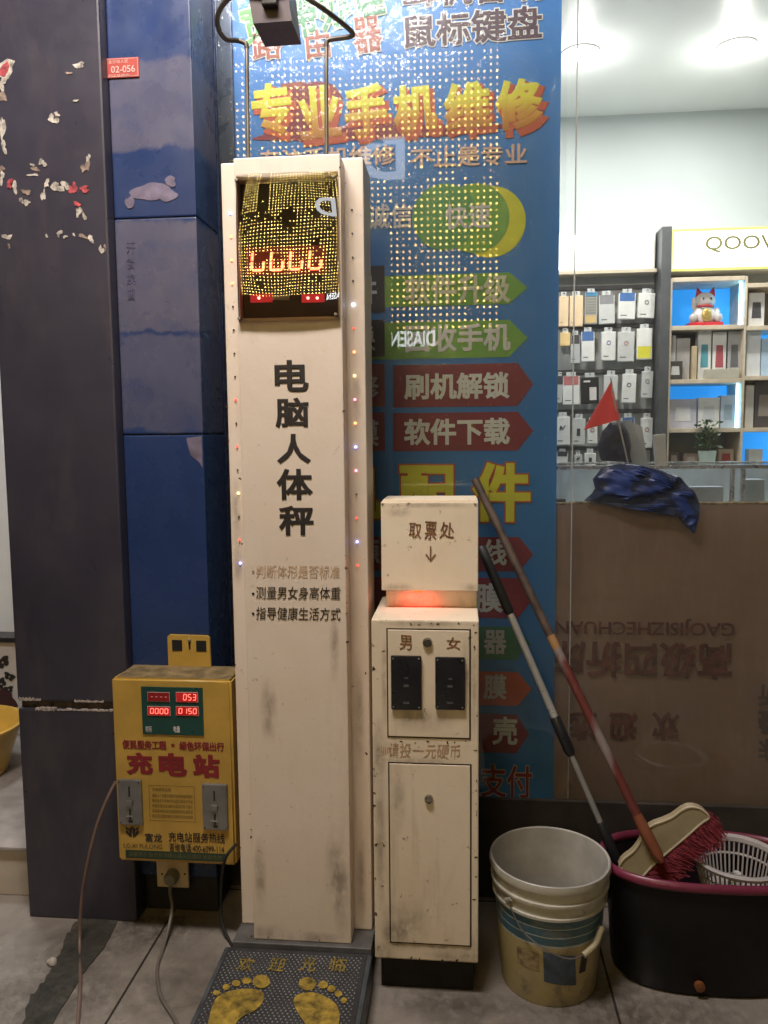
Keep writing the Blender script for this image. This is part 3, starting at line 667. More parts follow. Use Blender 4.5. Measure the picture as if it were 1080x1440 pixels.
lab("路", 354, 43, 396, 84, 'rbrown', .022, 'white', .055, 3); lab("由", 430, 41, 464, 82, 'rbrown', .022, 'white', .055, 4); lab("器", 496, 22, 537, 74, 'rbrown', .022, 'white', .055, 6)
lab("鼠标键盘", 568, 14, 762, 62, 'plum', .022, 'white', .055, 1)
# big gradient headline
m, nt, p = newmat("headline gradient"); tc = node(nt, "ShaderNodeTexCoord"); sx = node(nt, "ShaderNodeSeparateXYZ"); nt.links.new(tc.outputs['Object'], sx.inputs[0])
zz0 = Z(560, 195, POY)-plz0; zz1 = Z(560, 112, POY)-plz0
f = math_(nt, 'DIVIDE', math_(nt, 'SUBTRACT', sx.outputs[2], zz0), zz1-zz0)
nt.links.new(ramp(nt, f, [(.0, (.55, .18, .02)), (.35, (.75, .38, .04)), (.6, (.86, .78, .06)), (1, (.80, .82, .07))]), p.inputs['Base Color']); p.inputs['Roughness'].default_value = .4
hl = m
mb = MB(); rn = random.Random(2)
a, b, c, d = rect(385, 104, 472, 202, P1)
mb.prism(blob((a+b)/2, (c+d)/2, P1, (b-a)*.5, (d-c)*.48, 30, .35, 8), (0, .0004, 0))
a, b, c, d = rect(360, 172, 700, 200, P1-.0006); mb.prism(blob((a+b)/2, (c+d)/2, P1-.0006, (b-a)*.5, (d-c)*.4, 40, .25, 9), (0, .0004, 0)); mb.build("red_shadow", ink('dred'), po)
mb = MB()
for (bx, by, bw, bh) in ((395, 117, 30, 8), (426, 135, 20, 4)): pquad(mb, bx, by, bx+bw, by+bh, P2)
mb.build("helper_band", ink('rbrown'), po)
heads = list(zip("专业手机维修", [(354, 116, 410, 192), (420, 120, 478, 194), (484, 118, 544, 192), (552, 118, 614, 188), (624, 114, 690, 186), (696, 110, 764, 182)]))
for ch, bx in heads: ptext(ch, bx[0]+5, bx[1]+6, bx[2]+6, bx[3]+8, P3+.0012, .05, R(4), ref=.025).build("shade_lettering", ink('brick'), po)
for ch, bx in heads: ptext(ch, *bx, P3, .04, R(4)).build("headline_lettering", hl, po)
lab("专注手机维修", 364, 207, 556, 236, 'pink', .02); lab("不止是专业", 577, 205, 741, 234, 'pink', .022)
# green disc with yellow crescent
def disc(x, y, rpx, Y, k, nm):
    q = at(x, y, Y); r_ = rpx*Y/F; mb = MB(); n = 48
    mb.add([(q.x+r_*math.cos(6.2832*i/n), Y, q.z+r_*math.sin(6.2832*i/n)) for i in range(n)], [tuple(range(n))]); return mb.build(nm, ink(k), po)
disc(690, 312, 47, P1, 'yellow', "crescent"); disc(668, 307, 46, P2, 'lgreen', "disc"); disc(625, 305, 44, P2-.0004, 'green', "disc")
lab("诚信", 517, 286, 580, 322, 'lilac', .02); lab("快速", 626, 286, 690, 322, 'lilac', .02)
lab("软件升级", 569, 386, 718, 428, 'pale', .028); lab("件", 505, 388, 530, 428, 'lilac', .02); lab("回收手机", 570, 455, 718, 495, 'white', .028); lab("换", 500, 455, 528, 494, 'lilac', .02)
lab("刷机解锁", 568, 524, 717, 562, 'white', .032); lab("修", 498, 526, 533, 562, 'lilac', .025); lab("软件下载", 568, 588, 717, 626, 'white', .032); lab("膜", 498, 590, 533, 628, 'lilac', .025)
lab("机", 466, 654, 537, 732, 'yellow', .03, 'brick', .06); lab("配", 562, 654, 641, 732, 'yellow', .035, 'brick', .06); lab("件", 664, 650, 746, 734, 'yellow', .035, 'brick', .06)
lab("线", 680, 758, 713, 795, 'white', .03); lab("源", 500, 758, 534, 795, 'lilac', .025); lab("膜", 668, 820, 708, 862, 'white', .03); lab("器", 680, 886, 713, 920, 'lilac', .03); lab("膜", 680, 948, 713, 984, 'lilac', .03); lab("壳", 692, 1008, 728, 1048, 'white', .03)
lab("支付", 676, 1076, 748, 1122, 'dred', .015, 'pink', .04)
# ripply clear film over the poster
fm = glassmat("clear film", (.97, .98, .98), 1.45, film=True, k=.5, rough=.12)
FY = POY-.014
def film(u, v):
    x = plx0-.03+(plx1-plx0+.045)*u; z = plz0+(plz1-plz0)*v
    return Vector((x, FY+.004*mnoise.noise(Vector((x*5, z*3, 1)))+.0015*mnoise.noise(Vector((x*17, z*9, 4))), z))
tag(MB().grid(film, 50, 120).build("plastic_film", fm, None, True), "clear wrinkled plastic film stretched over the blue poster", "film")

# ---- cardboard leaning inside the window
CBY = GLY+.035
a = X(777, 900, CBY); zt = Z(930, 709, CBY)
m, nt, p = newmat("old cardboard"); v = coords(nt)
c = ramp(nt, noise(nt, v, 2.5, 6, .6), [(.3, (.27, .18, .155)), (.7, (.38, .27, .235))])
c = mix(nt, ramp(nt, noise(nt, v, 5, 7, .7, .5), [(.56, 0.0), (.7, .6)]), c, (.25, .165, .135))
c = mix(nt, ramp(nt, noise(nt, coords(nt, (1, 1, .2)), 40, 3), [(.5, 0.0), (.8, .25)]), c, (.5, .4, .34))
nt.links.new(c, p.inputs['Base Color']); p.inputs['Roughness'].default_value = .75; bump(nt, p, noise(nt, v, 6, 5), .25, .008)
cb = thing("cardboard_sheet", "brown cardboard carton flattened upside down behind the window glass", "cardboard", (a+.4, CBY, .012))
cbm = m
def cbf(u, v): 
    x = a+1.15*u; z = .012+(zt-.012)*v; return Vector((x, CBY+.004*mnoise.noise(Vector((x*3, z*3, 0))), z+(.004*mnoise.noise(Vector((x*9, 0, 2))) if v > .99 else 0)))
mb = MB().grid(cbf, 40, 30); n0 = len(mb.v); mb.add([q+Vector((0, .006, 0)) for q in mb.v[:n0]], [tuple(reversed(f)) for f in mb.f[:]])
mb.build("sheet", cbm, cb, True)
MB().tube([cbf(i/30, 1)+Vector((0, .003, .003)) for i in range(31)], .005, 6, False).build("torn_edge", mat("cut cardboard edge", (.36, .28, .18), .9, var=.4, vscale=60), cb)
cbink = mat("cardboard red ink", (.19, .07, .06), .7, var=.4, vscale=40); YT = CBY-.007
mb = MB(); ptext("GAOJISIZHECHUANG", 760, 869, 1034, 893, YT, .02, flip=True, mb=mb); mb.build('lettering', cbink, cb); mb = MB(); ptext("高级四折床", 772, 902, 1030, 954, YT, .028, flip=True, mb=mb); mb.build('lettering', cbink, cb); mb = MB()
ptext("欢", 916, 1001, 956, 1042, YT, .03, flip=True, mb=mb); ptext("迎", 856, 1001, 896, 1042, YT, .03, flip=True, mb=mb); ptext("选", 800, 1001, 840, 1042, YT, .03, flip=True, mb=mb)
mb.v = [q for q in mb.v]
mb.build("lettering", cbink, cb)
mb = MB()
for k, ch in enumerate("折叠床"): ptext(ch, 1066, 962+k*38, 1094, 994+k*38, YT, .03, flip=True, mb=mb)
mb.build("side_lettering", mat("cardboard grey ink", (.14, .11, .11), .7), cb)

# ---- bag, flag, dark rucksack and grey cartons inside the window
def lump(name, outline, Y, thick, m, label, cat, amp=.012, seed=0, fold=14):
    "crumpled soft thing: outline (pixels) inflated with folds"
    P = [at(x, y, Y) for x, y in outline]; 
    bm = bmesh.new(); vs = [bm.verts.new(q) for q in P]; f = bm.faces.new(vs)
    bmesh.ops.triangulate(bm, faces=[f]); bmesh.ops.subdivide_edges(bm, edges=bm.edges[:], cuts=3, use_grid_fill=True); bmesh.ops.subdivide_edges(bm, edges=bm.edges[:], cuts=2, use_grid_fill=True)
    segs = [(P[i], P[(i+1) % len(P)]) for i in range(len(P))]
    def dist(q):
        dm = 9
        for s0, s1 in segs:
            e = s1-s0; t = max(0, min(1, (q-s0).dot(e)/max(1e-9, e.length_squared))); dm = min(dm, (q-s0-e*t).length)
        return dm
    front = {}; mbx = MB(); bm.verts.index_update()
    F_ = [[q.index for q in fc.verts] for fc in bm.faces]; fr = []; bk = []
    for q in bm.verts:
        d = dist(q.co); k = min(1, d/.05); k = math.sqrt(k*(2-k)); u_, w_ = q.co.x*.8+q.co.z*.6, q.co.z*.8-q.co.x*.6; n_ = 1.2*mnoise.noise(Vector((u_*fold*.5, w_*fold*1.9, seed)))+.45*mnoise.noise(Vector((u_*fold*2.1, w_*fold*3.2, seed+5)))
        rid = abs(n_)
        fr.append(Vector((q.co.x+n_*.004, Y-thick*k*.5+rid*amp-amp*.5, q.co.z))); bk.append(Vector((q.co.x+n_*.004, Y+thick*k*.5+.002, q.co.z)))
    bm.free(); mbx.add(fr, F_); mbx.add(bk, [tuple(reversed(f)) for f in F_])
    return solo(mbx, name, m, label, cat, None, True)
blue_bag = mat("blue tarpaulin", (.024, .046, .16), .45, var=.35, vscale=12)
solo_b = lump("backpack", [(846, 648), (840, 628), (846, 606), (858, 594), (874, 592), (882, 604), (886, 624), (888, 650)], CBY+.14, .07, mat("dark cloth", (.03, .028, .045), .7), "dark upright cloth bag behind the blue tarpaulin and red flag", "bag")
lump("tarpaulin", [(822, 704), (838, 690), (834, 674), (846, 658), (872, 652), (900, 654), (930, 662), (958, 672), (974, 690), (983, 708), (980, 730), (975, 750), (962, 738), (945, 716), (932, 702), (915, 708), (880, 707), (850, 706)], CBY-.014, .024, blue_bag, "crumpled dark blue tarpaulin draped over the cardboard edge", "tarpaulin", .034, 3, 11)
lump("tarpaulin", [(826, 706), (836, 688), (850, 662), (880, 652), (925, 660), (955, 676), (960, 706)], CBY+.07, .06, mat("navy tarpaulin", (.022, .03, .10), .35), "dark navy bundled tarpaulin standing behind the cardboard top", "tarpaulin", .04, 9, 11)
fl = [at(860, 535, CBY+.05), at(872, 590, CBY+.05), at(846, 597, CBY+.05), at(820, 604, CBY+.05), at(838, 570, CBY+.05)]
ft = thing("pennant", "small red triangular pennant stuck upright in the dark bag", "flag", at(872, 655, CBY+.05))
def flagf(u, v):
    A, B, C_ = at(860, 535, CBY+.05), at(872, 590, CBY+.05), at(820, 605, CBY+.05)
    q = A+(B-A)*v+(C_-B)*v*u; q.y += .008*math.sin(u*5)*v; return q
mb = MB().grid(flagf, 14, 14); n0 = len(mb.v); mb.add([q+Vector((0, .0015, 0)) for q in mb.v[:n0]], [tuple(reversed(f)) for f in mb.f[:]])
fcm = mat("red flag cloth", (.80, .15, .13), .7, var=.15); fn = fcm.node_tree; fo = fn.nodes["Material Output"]; tl = node(fn, "ShaderNodeBsdfTranslucent"); tl.inputs[0].default_value = (.85, .16, .14, 1)
fx = node(fn, "ShaderNodeMixShader"); fx.inputs[0].default_value = .55; fn.links.new(fn.nodes["Principled BSDF"].outputs[0], fx.inputs[1]); fn.links.new(tl.outputs[0], fx.inputs[2]); fn.links.new(fx.outputs[0], fo.inputs[0])
mb.build("cloth", fcm, ft, True)
MB().tube([at(859, 532, CBY+.053), at(866, 575, CBY+.053), at(884, 655, CBY+.08)], .0025, 8).build("stick", mat("flag stick", (.5, .45, .38), .5), ft, True)
def leaner(P4, Y, dep, col, label):
    solo(MB().prism([at(x, y, Y) for x, y in P4], (0, dep, 0)), "leaning_carton", mat("leaner %s" % (col,), col, .4), label, "carton", "cartons leaning behind the tarpaulin")
leaner([(872, 592), (888, 590), (912, 656), (880, 656)], CBY+.16, .03, (.42, .44, .46), "silver grey carton tilted beside the red pennant")
leaner([(889, 594), (903, 600), (912, 658), (900, 658)], CBY+.20, .03, (.5, .5, .5), "pale slim carton tilted between the silver carton and white one")
leaner([(920, 612), (936, 610), (937, 655), (924, 656)], CBY+.18, .03, (.58, .57, .53), "upright cream carton in front of the dark shelf post")

# ---- left shop beyond the dark pillar
LW = 3.1
lw_m = mat("lit white wall", (.80, .83, .86), .5, var=.03)
tag(MB().box(-3.6, -.56, LW, LW+.1, .004, 3.4).build("shop_wall", lw_m), "bright white wall of the left shop beside the dark pillar", "wall")
a, b = X(-40, 890, LW-.06), X(64, 890, LW-.06)
st_z = Z(20, 1188, 2.16)
stp = mat("beige step tiles", (.50, .43, .36), .4, var=.15)
MB().box(-3.6, dl-.002, 2.16, LW, 0, st_z-.014, .004).build("step", stp, None, kind='structure')
tag(MB().box(-3.6, dl-.003, 2.145, LW-.0006, st_z-.0135, st_z, .004).build("step_slab", mat("grey step slab", (.33, .29, .26), .45, var=.25)), "worn grey slab covering the beige step on the left", "step")
fz0, fz1 = st_z, Z(20, 895, LW-.08)
fc = thing("cabinet", "white low cabinet with black butterfly decals and dark top edge", "cabinet", (X(-60, 1000, LW-.1), LW-.05, st_z))
MB().box(-2.6, -.57, LW-.09, LW-.002, fz0+.001, fz1-.02, .003).build("body", mat("white cabinet front", (.62, .60, .60), .4, var=.04), fc)
MB().box(-2.62, -.565, LW-.105, LW-.002, fz1-.0195, fz1, .003).build("top", black_pl, fc)
mb = MB(); Yd = LW-.0925
def fly(px, py, s, ang):
    c = at(px, py, Yd); k = s*Yd/F
    for sg in (-1, 1):
        for (rx, rz, ox, oz) in ((.55, .38, .5, .3), (.38, .3, .38, -.28)):
            P = []
            for i in range(18):
                t_ = 6.2832*i/18; x = sg*(ox+rx*math.cos(t_)*(1+.15*math.sin(3*t_))); z = oz+rz*math.sin(t_)
                P.append((c.x+k*(x*math.cos(ang)-z*math.sin(ang)), Yd-(.0004 if sg > 0 else .0), c.z+k*(x*math.sin(ang)+z*math.cos(ang))))
            mb.add(P, [tuple(range(18))])
fly(4, 932, 12, .5); fly(13, 952, 9, -.4); fly(2, 962, 10, .8); fly(12, 970, 8, .2)
mb.build("butterfly_decals", black_ink, fc)
mb = MB(); pquad(mb, -20, 1000, 16, 1036, Yd-.001); mb.prism(blob(X(4, 985, Yd), Z(4, 985, Yd), Yd-.001, .05, .05, 20, .5, 3), (0, .0005, 0)); mb.build("dark_decal", mat("maroon decal", (.06, .02, .025), .6), fc)
# yellow basin
q = atz(-40, 1135, st_z); cx, cy = q.x-.07, 2.62
cx = X(22, 1050, cy)-.21
bs = thing("basin", "round yellow plastic basin standing on the step at the left edge", "basin", (cx, cy, st_z+.0005))
bz = st_z+.001
MB().lathe([(.001, bz), (.14, bz), (.15, bz+.006), (.205, bz+.175), (.216, bz+.178), (.217, bz+.186), (.205, bz+.187), (.198, bz+.178), (.145, bz+.012), (.001, bz+.012)], (cx, cy, 0), 64).build("bowl", mat("yellow plastic", (.62, .38, .07), .35, var=.12), bs, True)
l = bpy.data.lights.new("shop_lamp_light", 'AREA'); l.size = .5; l.energy = 26; l.color = (.92, .96, 1)
lt = thing("ceiling_lamp", "square lamp on the ceiling of the left shop", "ceiling lamp", (-1.9, 2.7, 3.38))
MB().box(-2.2, -1.6, 2.5, 2.9, 3.36, 3.398, .004).build("panel", emat("panel lamp", (.92, .96, 1), 6), lt)
o = bpy.data.objects.new("shop_lamp_light", l); COL.objects.link(o); o.parent = lt; o.location = (0, 0, -.03)
MB().box(-3.6, -.56, 2.45, LW+.1, 3.4, 3.46).build("ceiling", m_ceil, None, kind='structure')

# ---- facing shopfront across the lane: LED sign and white sign seen only as reflections
SY = -3.0
def mirror(px, py):
    q = at(px, py, 2*GLY-SY); return Vector((q.x, SY, q.z))
fw = tag(MB().box(-7, 7, SY-.25, SY-.12, 0, 6).build("facade_wall", mat("dark facade", (.05, .045, .05), .7)), "dark shop facade across the lane behind the viewer", "wall")
A, B = mirror(306, 92), mirror(698, 458)
led = thing("led_sign", "yellow dot matrix LED sign across the lane, mirrored in the window", "LED sign", ((A.x+B.x)/2, SY, B.z))
MB().box(A.x-.06, B.x+.06, SY-.119, SY-.012, B.z-.06, A.z+.06, .01).build("housing", black_pl, led)
mb = MB(); nx, nz = 46, 43; dx = (B.x-A.x)/(nx-1); dz = (A.z-B.z)/(nz-1); rn = random.Random(4)
for i in range(nx):
    for j in range(nz):
        px = 306+392*i/(nx-1); py = 458-366*j/(nz-1)
        if 354 < px < 384 and py < 235 and rn.random() > .10: continue
        n_ = mnoise.noise(Vector((i*.23, j*.21, 7)))+.35*rn.uniform(-1, 1)
        if n_ > .52 or (235 < py < 260 and n_ > .02): continue
        x = A.x+dx*i; z = B.z+dz*j; r_ = dx*rn.uniform(.165, .215); mb.mi = rn.choice((0, 0, 0, 1, 1, 2))
        mb.add([(x+r_*math.cos(k*1.0472), SY, z+r_*math.sin(k*1.0472)) for k in range(6)], [tuple(range(6))])
mb.build("led_matrix", [emat("amber LEDs", (1, .70, .20), 34), emat("amber LEDs mid", (1, .68, .18), 25), emat("amber LEDs weak", (1, .62, .14), 14)], led)
def sign(s, px0, py0, px1, py1, est, label, front=1):
    A, B = mirror(px0, py0), mirror(px1, py1); c = (A+B)/2; c.y = SY+.02*front
    w_ = abs(B.x-A.x); h_ = abs(A.z-B.z)
    t = thing("lit_sign", label, "lit sign", (c.x, c.y, c.z-h_/2))
    mb = text(s, c, -EX, EZ, w_, h_, .02); fv = len(mb.v); fs = list(mb.f); mb.add([q+Vector((0, -.01, 0)) for q in mb.v[:fv]], [tuple(reversed(f)) for f in fs])
    mb.build("letters", emat("white letters %d" % est, (.92, .95, 1), est), t)
    MB().box(c.x-w_*.5, c.x+w_*.5, SY-.119 if front < 2 else SY, c.y-.014, c.z-.02, c.z+.02).build("bracket", black_pl, t)
sign("DIASEN", 549, 466, 612, 487, 11, "small white lit letters across the lane, mirrored below the green arrows")
sign("D", 507, 197, 570, 254, 5, "large white lit letter across the lane, mirrored above the discs", 3)

# ================================================================== THE WEIGHING MACHINE
MY, WY, WB = 1.87, 1.93, 2.07
zbase = Z(427, 1324, MY)
px0 = (X(327, 222, MY)+X(358, 1320, MY))/2; px1 = (X(477, 222, MY)+X(495, 1328, MY))/2; pz1 = Z(402, 219, MY)
wx0 = (X(308, 231, WY)+X(342, 1292, WY))/2; wx1 = (X(510, 224, WY)+X(524, 1310, WY))/2; wz1 = Z(318, 229, WY)
wm = thing("weighing_machine", "tall cream coin weighing machine with black lettering, footprint platform and ticket cabinet", "weighing scale", ((px0+px1)/2, WY, 0))
MB().box(wx0, wx1, WY, WB, zbase, wz1, .004).build("column_back", cream, wm)
# door-like front casing with frame around the screen opening
a, b, c, d = rect(336, 252, 474, 446, MY)
FY0 = MY
mb = MB()
mb.box(px0, px1, MY, WY-.0005, zbase, c, .003); mb.box(px0, px1, MY, WY-.0005, d, pz1, .003)
mb.box(px0, a, MY+.0004, WY-.0005, c+.0004, d-.0004, .0); mb.box(b, px1, MY+.0004, WY-.0005, c+.0004, d-.0004, .0)
mb.build("column_front", cream, wm)
# clear acrylic screen cover held by four screws, over a dark plate
ca, cb_, cc, cd = rect(331, 243, 477, 452, MY)
ca = max(ca, px0+.006); cb_ = min(cb_, px1-.002)
MB().box(a+.0005, b-.0005, MY+.022, MY+.028, c+.0005, d-.0005).build("screen_plate", mat("dark screen plate", (.055, .028, .018), .5), wm)
eye = CAMP; ctr = Vector(((a+b)/2, MY, (c+d)/2+(d-c)*.05)); sg = mirror(502, 275)
n0 = ((eye-ctr).normalized()+(sg-ctr).normalized()).normalized()
RX, RZ = 3.0, 3.0
def cov(x, z):
    u, v = x-ctr.x, z-ctr.z
    tx, tz = .006, .032     # slope of the sheet
    env = min(1, max(0, (x-ca)/.02), max(0, (cb_-x)/.02), max(0, (z-cc)/.03), max(0, (cd-z)/.02))
    bulge = (tx*u+tz*v)*1.0+(u*u/(2*RX)+v*v/(2*RZ))+1.1*(u*u+v*v)**2
    return MY-.0015-.0125+bulge+.00012*mnoise.noise(Vector((x*14, z*11, 2)))
def covf(u, v):
    x = ca+(cb_-ca)*u; z = cc+(cd-cc)*v; return Vector((x, min(cov(x, z), MY-.0008), z))
cmb = MB().grid(covf, 60, 80)
edge = [covf(i/60, 0) for i in range(61)]+[covf(1, j/80) for j in range(1, 81)]+[covf(1-i/60, 1) for i in range(1, 61)]+[covf(0, 1-j/80) for j in range(1, 80)]
ne = len(edge); cmb.add(edge+[Vector((q.x, MY-.0004, q.z)) for q in edge], [(i, (i+1) % ne, ne+(i+1) % ne, ne+i) for i in range(ne)])
cover = cmb.build("screen_cover", glassmat("acrylic cover", (.90, .90, .88), 1.5, k=3.2), wm, True)
# screws
mb = MB()
for (sx_, sy_) in ((333, 254), (469, 249), (338, 449), (473, 443)):
    q = at(sx_, sy_, MY); yq = min(cov(q.x, q.z), MY-.001)
    MB().lathe([(.0001, yq-.004), (.0035, yq-.0035), (.0042, yq-.001), (.0042, MY+.002)], (q.x, 0, q.z), 14, 'Y').build("screw", dsteel, wm, True)
# red digits on the plate
DY = MY+.018
mb = MB(); seg7(mb, "uuuu", 348, 353, 456, 379, DY, .10); mb.build("digits", emat("red digits", (1, .16, .07), 6), wm)
MB().box(*rect(345, 346, 459, 386, DY)[:2], DY+.001, DY+.0035, *rect(345, 346, 459, 386, DY)[2:]).build("digit_module", mat("dim red filter", (.16, .015, .012), .4, emit=(.5, .03, .015), estr=.16), wm)
for (x0_, x1_) in ((352, 383), (424, 456)):
    a2, b2, c2, d2 = rect(x0_, 413, x1_, 425, DY); MB().box(a2, b2, DY+.001, DY+.0035, c2, d2).build("indicator_module", emat("red glow", (.75, .03, .035), .55), wm)
for px in (364, 433, 446):
    q = at(px, 419, DY); MB().lathe([(.0001, DY-.003), (.003, DY-.002), (.0034, DY+.001)], (q.x, 0, q.z), 12, 'Y').build("indicator_light", emat("red led", (1, .25, .2), 7), wm, True)
a2, b2, c2, d2 = rect(383, 415, 407, 422, DY); MB().box(a2, b2, DY+.001, DY+.003, c2, d2).build("slider_label", mat("grey label", (.4, .38, .36), .5), wm)
# indicator LEDs down both wings
LC = {'b': ((.22, .25, 1), 9), 'B': ((.6, .72, 1), 16), 'o': ((1, .32, .10), 4), 'r': ((1, .10, .08), 1.6), 'p': ((1, .25, .42), 4), 'y': ((1, .75, .25), 5)}
left = "boooxxxxrxrxyxrb"; right = "xxxxBroypobpxrbr"
def led_at(px, py, k):
    q = at(px, py, WY); m_ = emat("led "+k, *LC[k]) if k != 'x' else mat("led off", (.09, .07, .06), .3)
    rad = .0024 if k == 'x' else .0030
    MB().lathe([(.0001, WY-.0042), (rad*.7, WY-.0036), (rad, WY-.001), (rad, WY+.001)], (q.x, 0, q.z), 12, 'Y').build("indicator_light", m_, wm, True)
for i in range(16):
    led_at(324+i*.93, 300+i*32.8, left[i]); led_at(495+i*.52, 295+i*33.35, right[i])
# lettering on the column
LT = MY-.0012
for ch, bx in zip("电脑人体秤", [(386, 506, 434, 551), (387, 559, 434, 602), (389, 610, 437, 652), (389, 659, 440, 703), (392, 711, 441, 753)]):
    ptext(ch, *bx, LT, .030).build("lettering", black_ink, wm)
mb = MB(); ptext("测量男女身高体重", 360, 825, 479, 843, LT, .002, mb=mb, shear=.08); ptext("指导健康生活方式", 360, 854, 479, 872, LT, .002, mb=mb, shear=.08)
for yy in (835, 863):
    q = at(356, yy, LT); mb.add([(q.x+.0035*math.cos(k*.6283), LT, q.z+.0035*math.sin(k*.6283)) for k in range(10)], [tuple(range(10))])
mb.build("lettering", black_ink, wm)
mb = MB(); ptext("判断体形是否标准", 360, 795, 478, 813, LT, 0, mb=mb, shear=.08)
q = at(356, 804, LT); mb.add([(q.x+.0035*math.cos(k*.6283), LT, q.z+.0035*math.sin(k*.6283)) for k in range(10)], [tuple(range(10))])
mb.build("lettering", faded_ink, wm, label="faded orange line of lettering")
# height-sensor rods and head
RY = WY+.045
rl = [at(x, y, RY) for x, y in ((349, 224), (348, 140), (347, 66))]; rr_ = [at(x, y, RY) for x, y in ((459, 218), (459, 140), (459, 58))]
MB().tube([(rl[0].x, RY, wz1-.03), rl[1], rl[2]], .0048, 10, False).build("rod", rodm, wm, True)
MB().tube([(rr_[0].x, RY, wz1-.03), rr_[1], rr_[2]], .0048, 10, False).build("rod", rodm, wm, True)
ring = [at(347, 68, RY), at(345, 61, RY), at(334, 57, RY), at(318, 55, RY-.03), at(308, 42, RY-.06), at(306, 24, RY-.08), at(314, 6, RY-.10), at(332, -8, RY-.12), at(370, -14, RY-.13), at(415, -10, RY-.12), at(445, 6, RY-.10), at(470, 24, RY-.06), at(490, 40, RY-.03), at(496, 48, RY-.02), at(490, 52, RY-.01), at(468, 55, RY), at(460, 58, RY), at(459, 66, RY)]
MB().tube(ring, .0058, 10).build("ring_bar", mat("dark bent bar", (.10, .085, .07), .45, .6), wm, True)
q0 = [at(x, y, RY-.12) for x, y in ((344, 2), (402, 4), (410, 29), (356, 33))]
MB().prism([q0[0]+Vector((0, 0, .07)), q0[1]+Vector((0, 0, .07)), q0[2], q0[3]], (0, .11, 0)).build("sensor_head", mat("maroon sensor box", (.05, .028, .03), .5), wm)
MB().box((q0[3].x+q0[2].x)/2-.02, (q0[3].x+q0[2].x)/2+.015, RY-.14, RY-.121, q0[3].z+.03, q0[3].z+.05, .002).build("sensor_clip", black_pl, wm)

# platform
pl_r = (atz(505, 1440, zbase-.012).x+atz(527, 1333, zbase-.012).x)/2; pl_l = (atz(262, 1440, zbase-.012).x+atz(318, 1333, zbase-.012).x)/2
pyb = atz(430, 1336, zbase-.012).y; pyf = pyb-.42; ptz = zbase-.012
MB().box(wx0-.004, wx1+.006, pyb+.0005, WB, ptz-.04, zbase-.0006, .003).build("base_plate", mat("grey base steel", (.17, .165, .16), .5, .5, var=.3), wm)
MB().box(pl_l, pl_r, pyf, pyb, .0, ptz, .008).build("platform", mat("blue grey platform", (.10, .115, .125), .5, .3, var=.35, vscale=14), wm)
m, nt, p = newmat("studded mat"); v = coords(nt)
nt.links.new(ramp(nt, noise(nt, v, 11, 6), [(.3, (.018, .018, .022)), (.7, (.042, .042, .044))]), p.inputs['Base Color']); p.inputs['Roughness'].default_value = .55
MB().box(pl_l+.012, pl_r-.012, pyf+.012, pyb-.008, ptz+.0004, ptz+.003, .001).build("platform_mat", m, wm)
mb = MB(); nX, nY = 30, 44; mz = ptz+.003
for i in range(nX):
    for j in range(nY):
        x = pl_l+.02+(pl_r-pl_l-.04)*(i+.5*(j % 2))/nX; y = pyf+.02+(pyb-pyf-.036)*j/nY; r_ = .0024
        mb.add([(x+r_*math.cos(k*1.0472), y+r_*math.sin(k*1.0472), mz) for k in range(6)]+[(x, y, mz+.0014)], [(k, (k+1) % 6, 6) for k in range(6)])
mb.build("mat_studs", mat("pale studs", (.20, .21, .19), .5, var=.5, vscale=20), wm)
yel = mat("yellow mat paint", (.36, .24, .03), .6, var=.55, vscale=38)
def flat(pts, z): 
    return [Vector((*atz(x, y, z).xy, z)) for x, y in pts]
mb = MB(); fz = mz+.0019
def fz4(pts): return [(240+x/2.4545, 1140+y/2.4545) for x, y in pts]
def closed(pts, n=6):
    out = []; N = len(pts)
    for i in range(N):
        p0_, p1_, p2_, p3_ = [Vector((*pts[(i+k-1) % N], 0)) for k in range(4)]
        for k in range(n):
            t_ = k/n; out.append(.5*((2*p1_)+(p2_-p0_)*t_+(2*p0_-5*p1_+4*p2_-p3_)*t_*t_+(3*p1_-p0_-3*p2_+p3_)*t_**3))
    return [(q.x, q.y) for q in out]
for sole in ([(139, 690), (160, 645), (210, 622), (280, 615), (318, 628), (318, 660), (290, 690), (250, 710), (225, 736), (205, 790), (190, 850), (160, 880), (120, 860), (118, 800), (128, 740)],
             [(424, 660), (440, 635), (490, 628), (540, 645), (575, 675), (583, 715), (575, 770), (580, 830), (570, 880), (530, 900), (490, 870), (478, 800), (465, 740), (440, 700)]):
    mb.prism(flat(closed(fz4(sole)), fz), (0, 0, .0006))
for (x, y, rx, ry, s_) in ((313, 590, 30, 23, 0), (262, 587, 17, 11, 0), (226, 596, 15, 11, 0), (192, 609, 13, 10, 0), (158, 629, 13, 8, 0), (472, 598, 30, 23, 0), (526, 601, 17, 13, 0), (555, 615, 14, 12, 0), (579, 632, 13, 11, 0), (598, 655, 11, 10, 0)):
    mb.prism(flat(fz4([(x+rx*math.cos(k*.314), y+ry*math.sin(k*.314)) for k in range(20)]), fz), (0, 0, .0006))
mb.build("footprints", yel, wm)
mb = MB()
for k, (ch, cx_) in enumerate(zip("欢迎光临", (260, 368, 475, 578))):
    x, y = fz4([(cx_, 530)])[0]; q = atz(x, y, fz); text(ch, (q.x, q.y, fz), EX, EY, .040, .052, .02, mb=mb, jit=.03)
mb.build("lettering", mat("worn mat paint", (.24, .17, .03), .6, var=.5, vscale=60), wm)

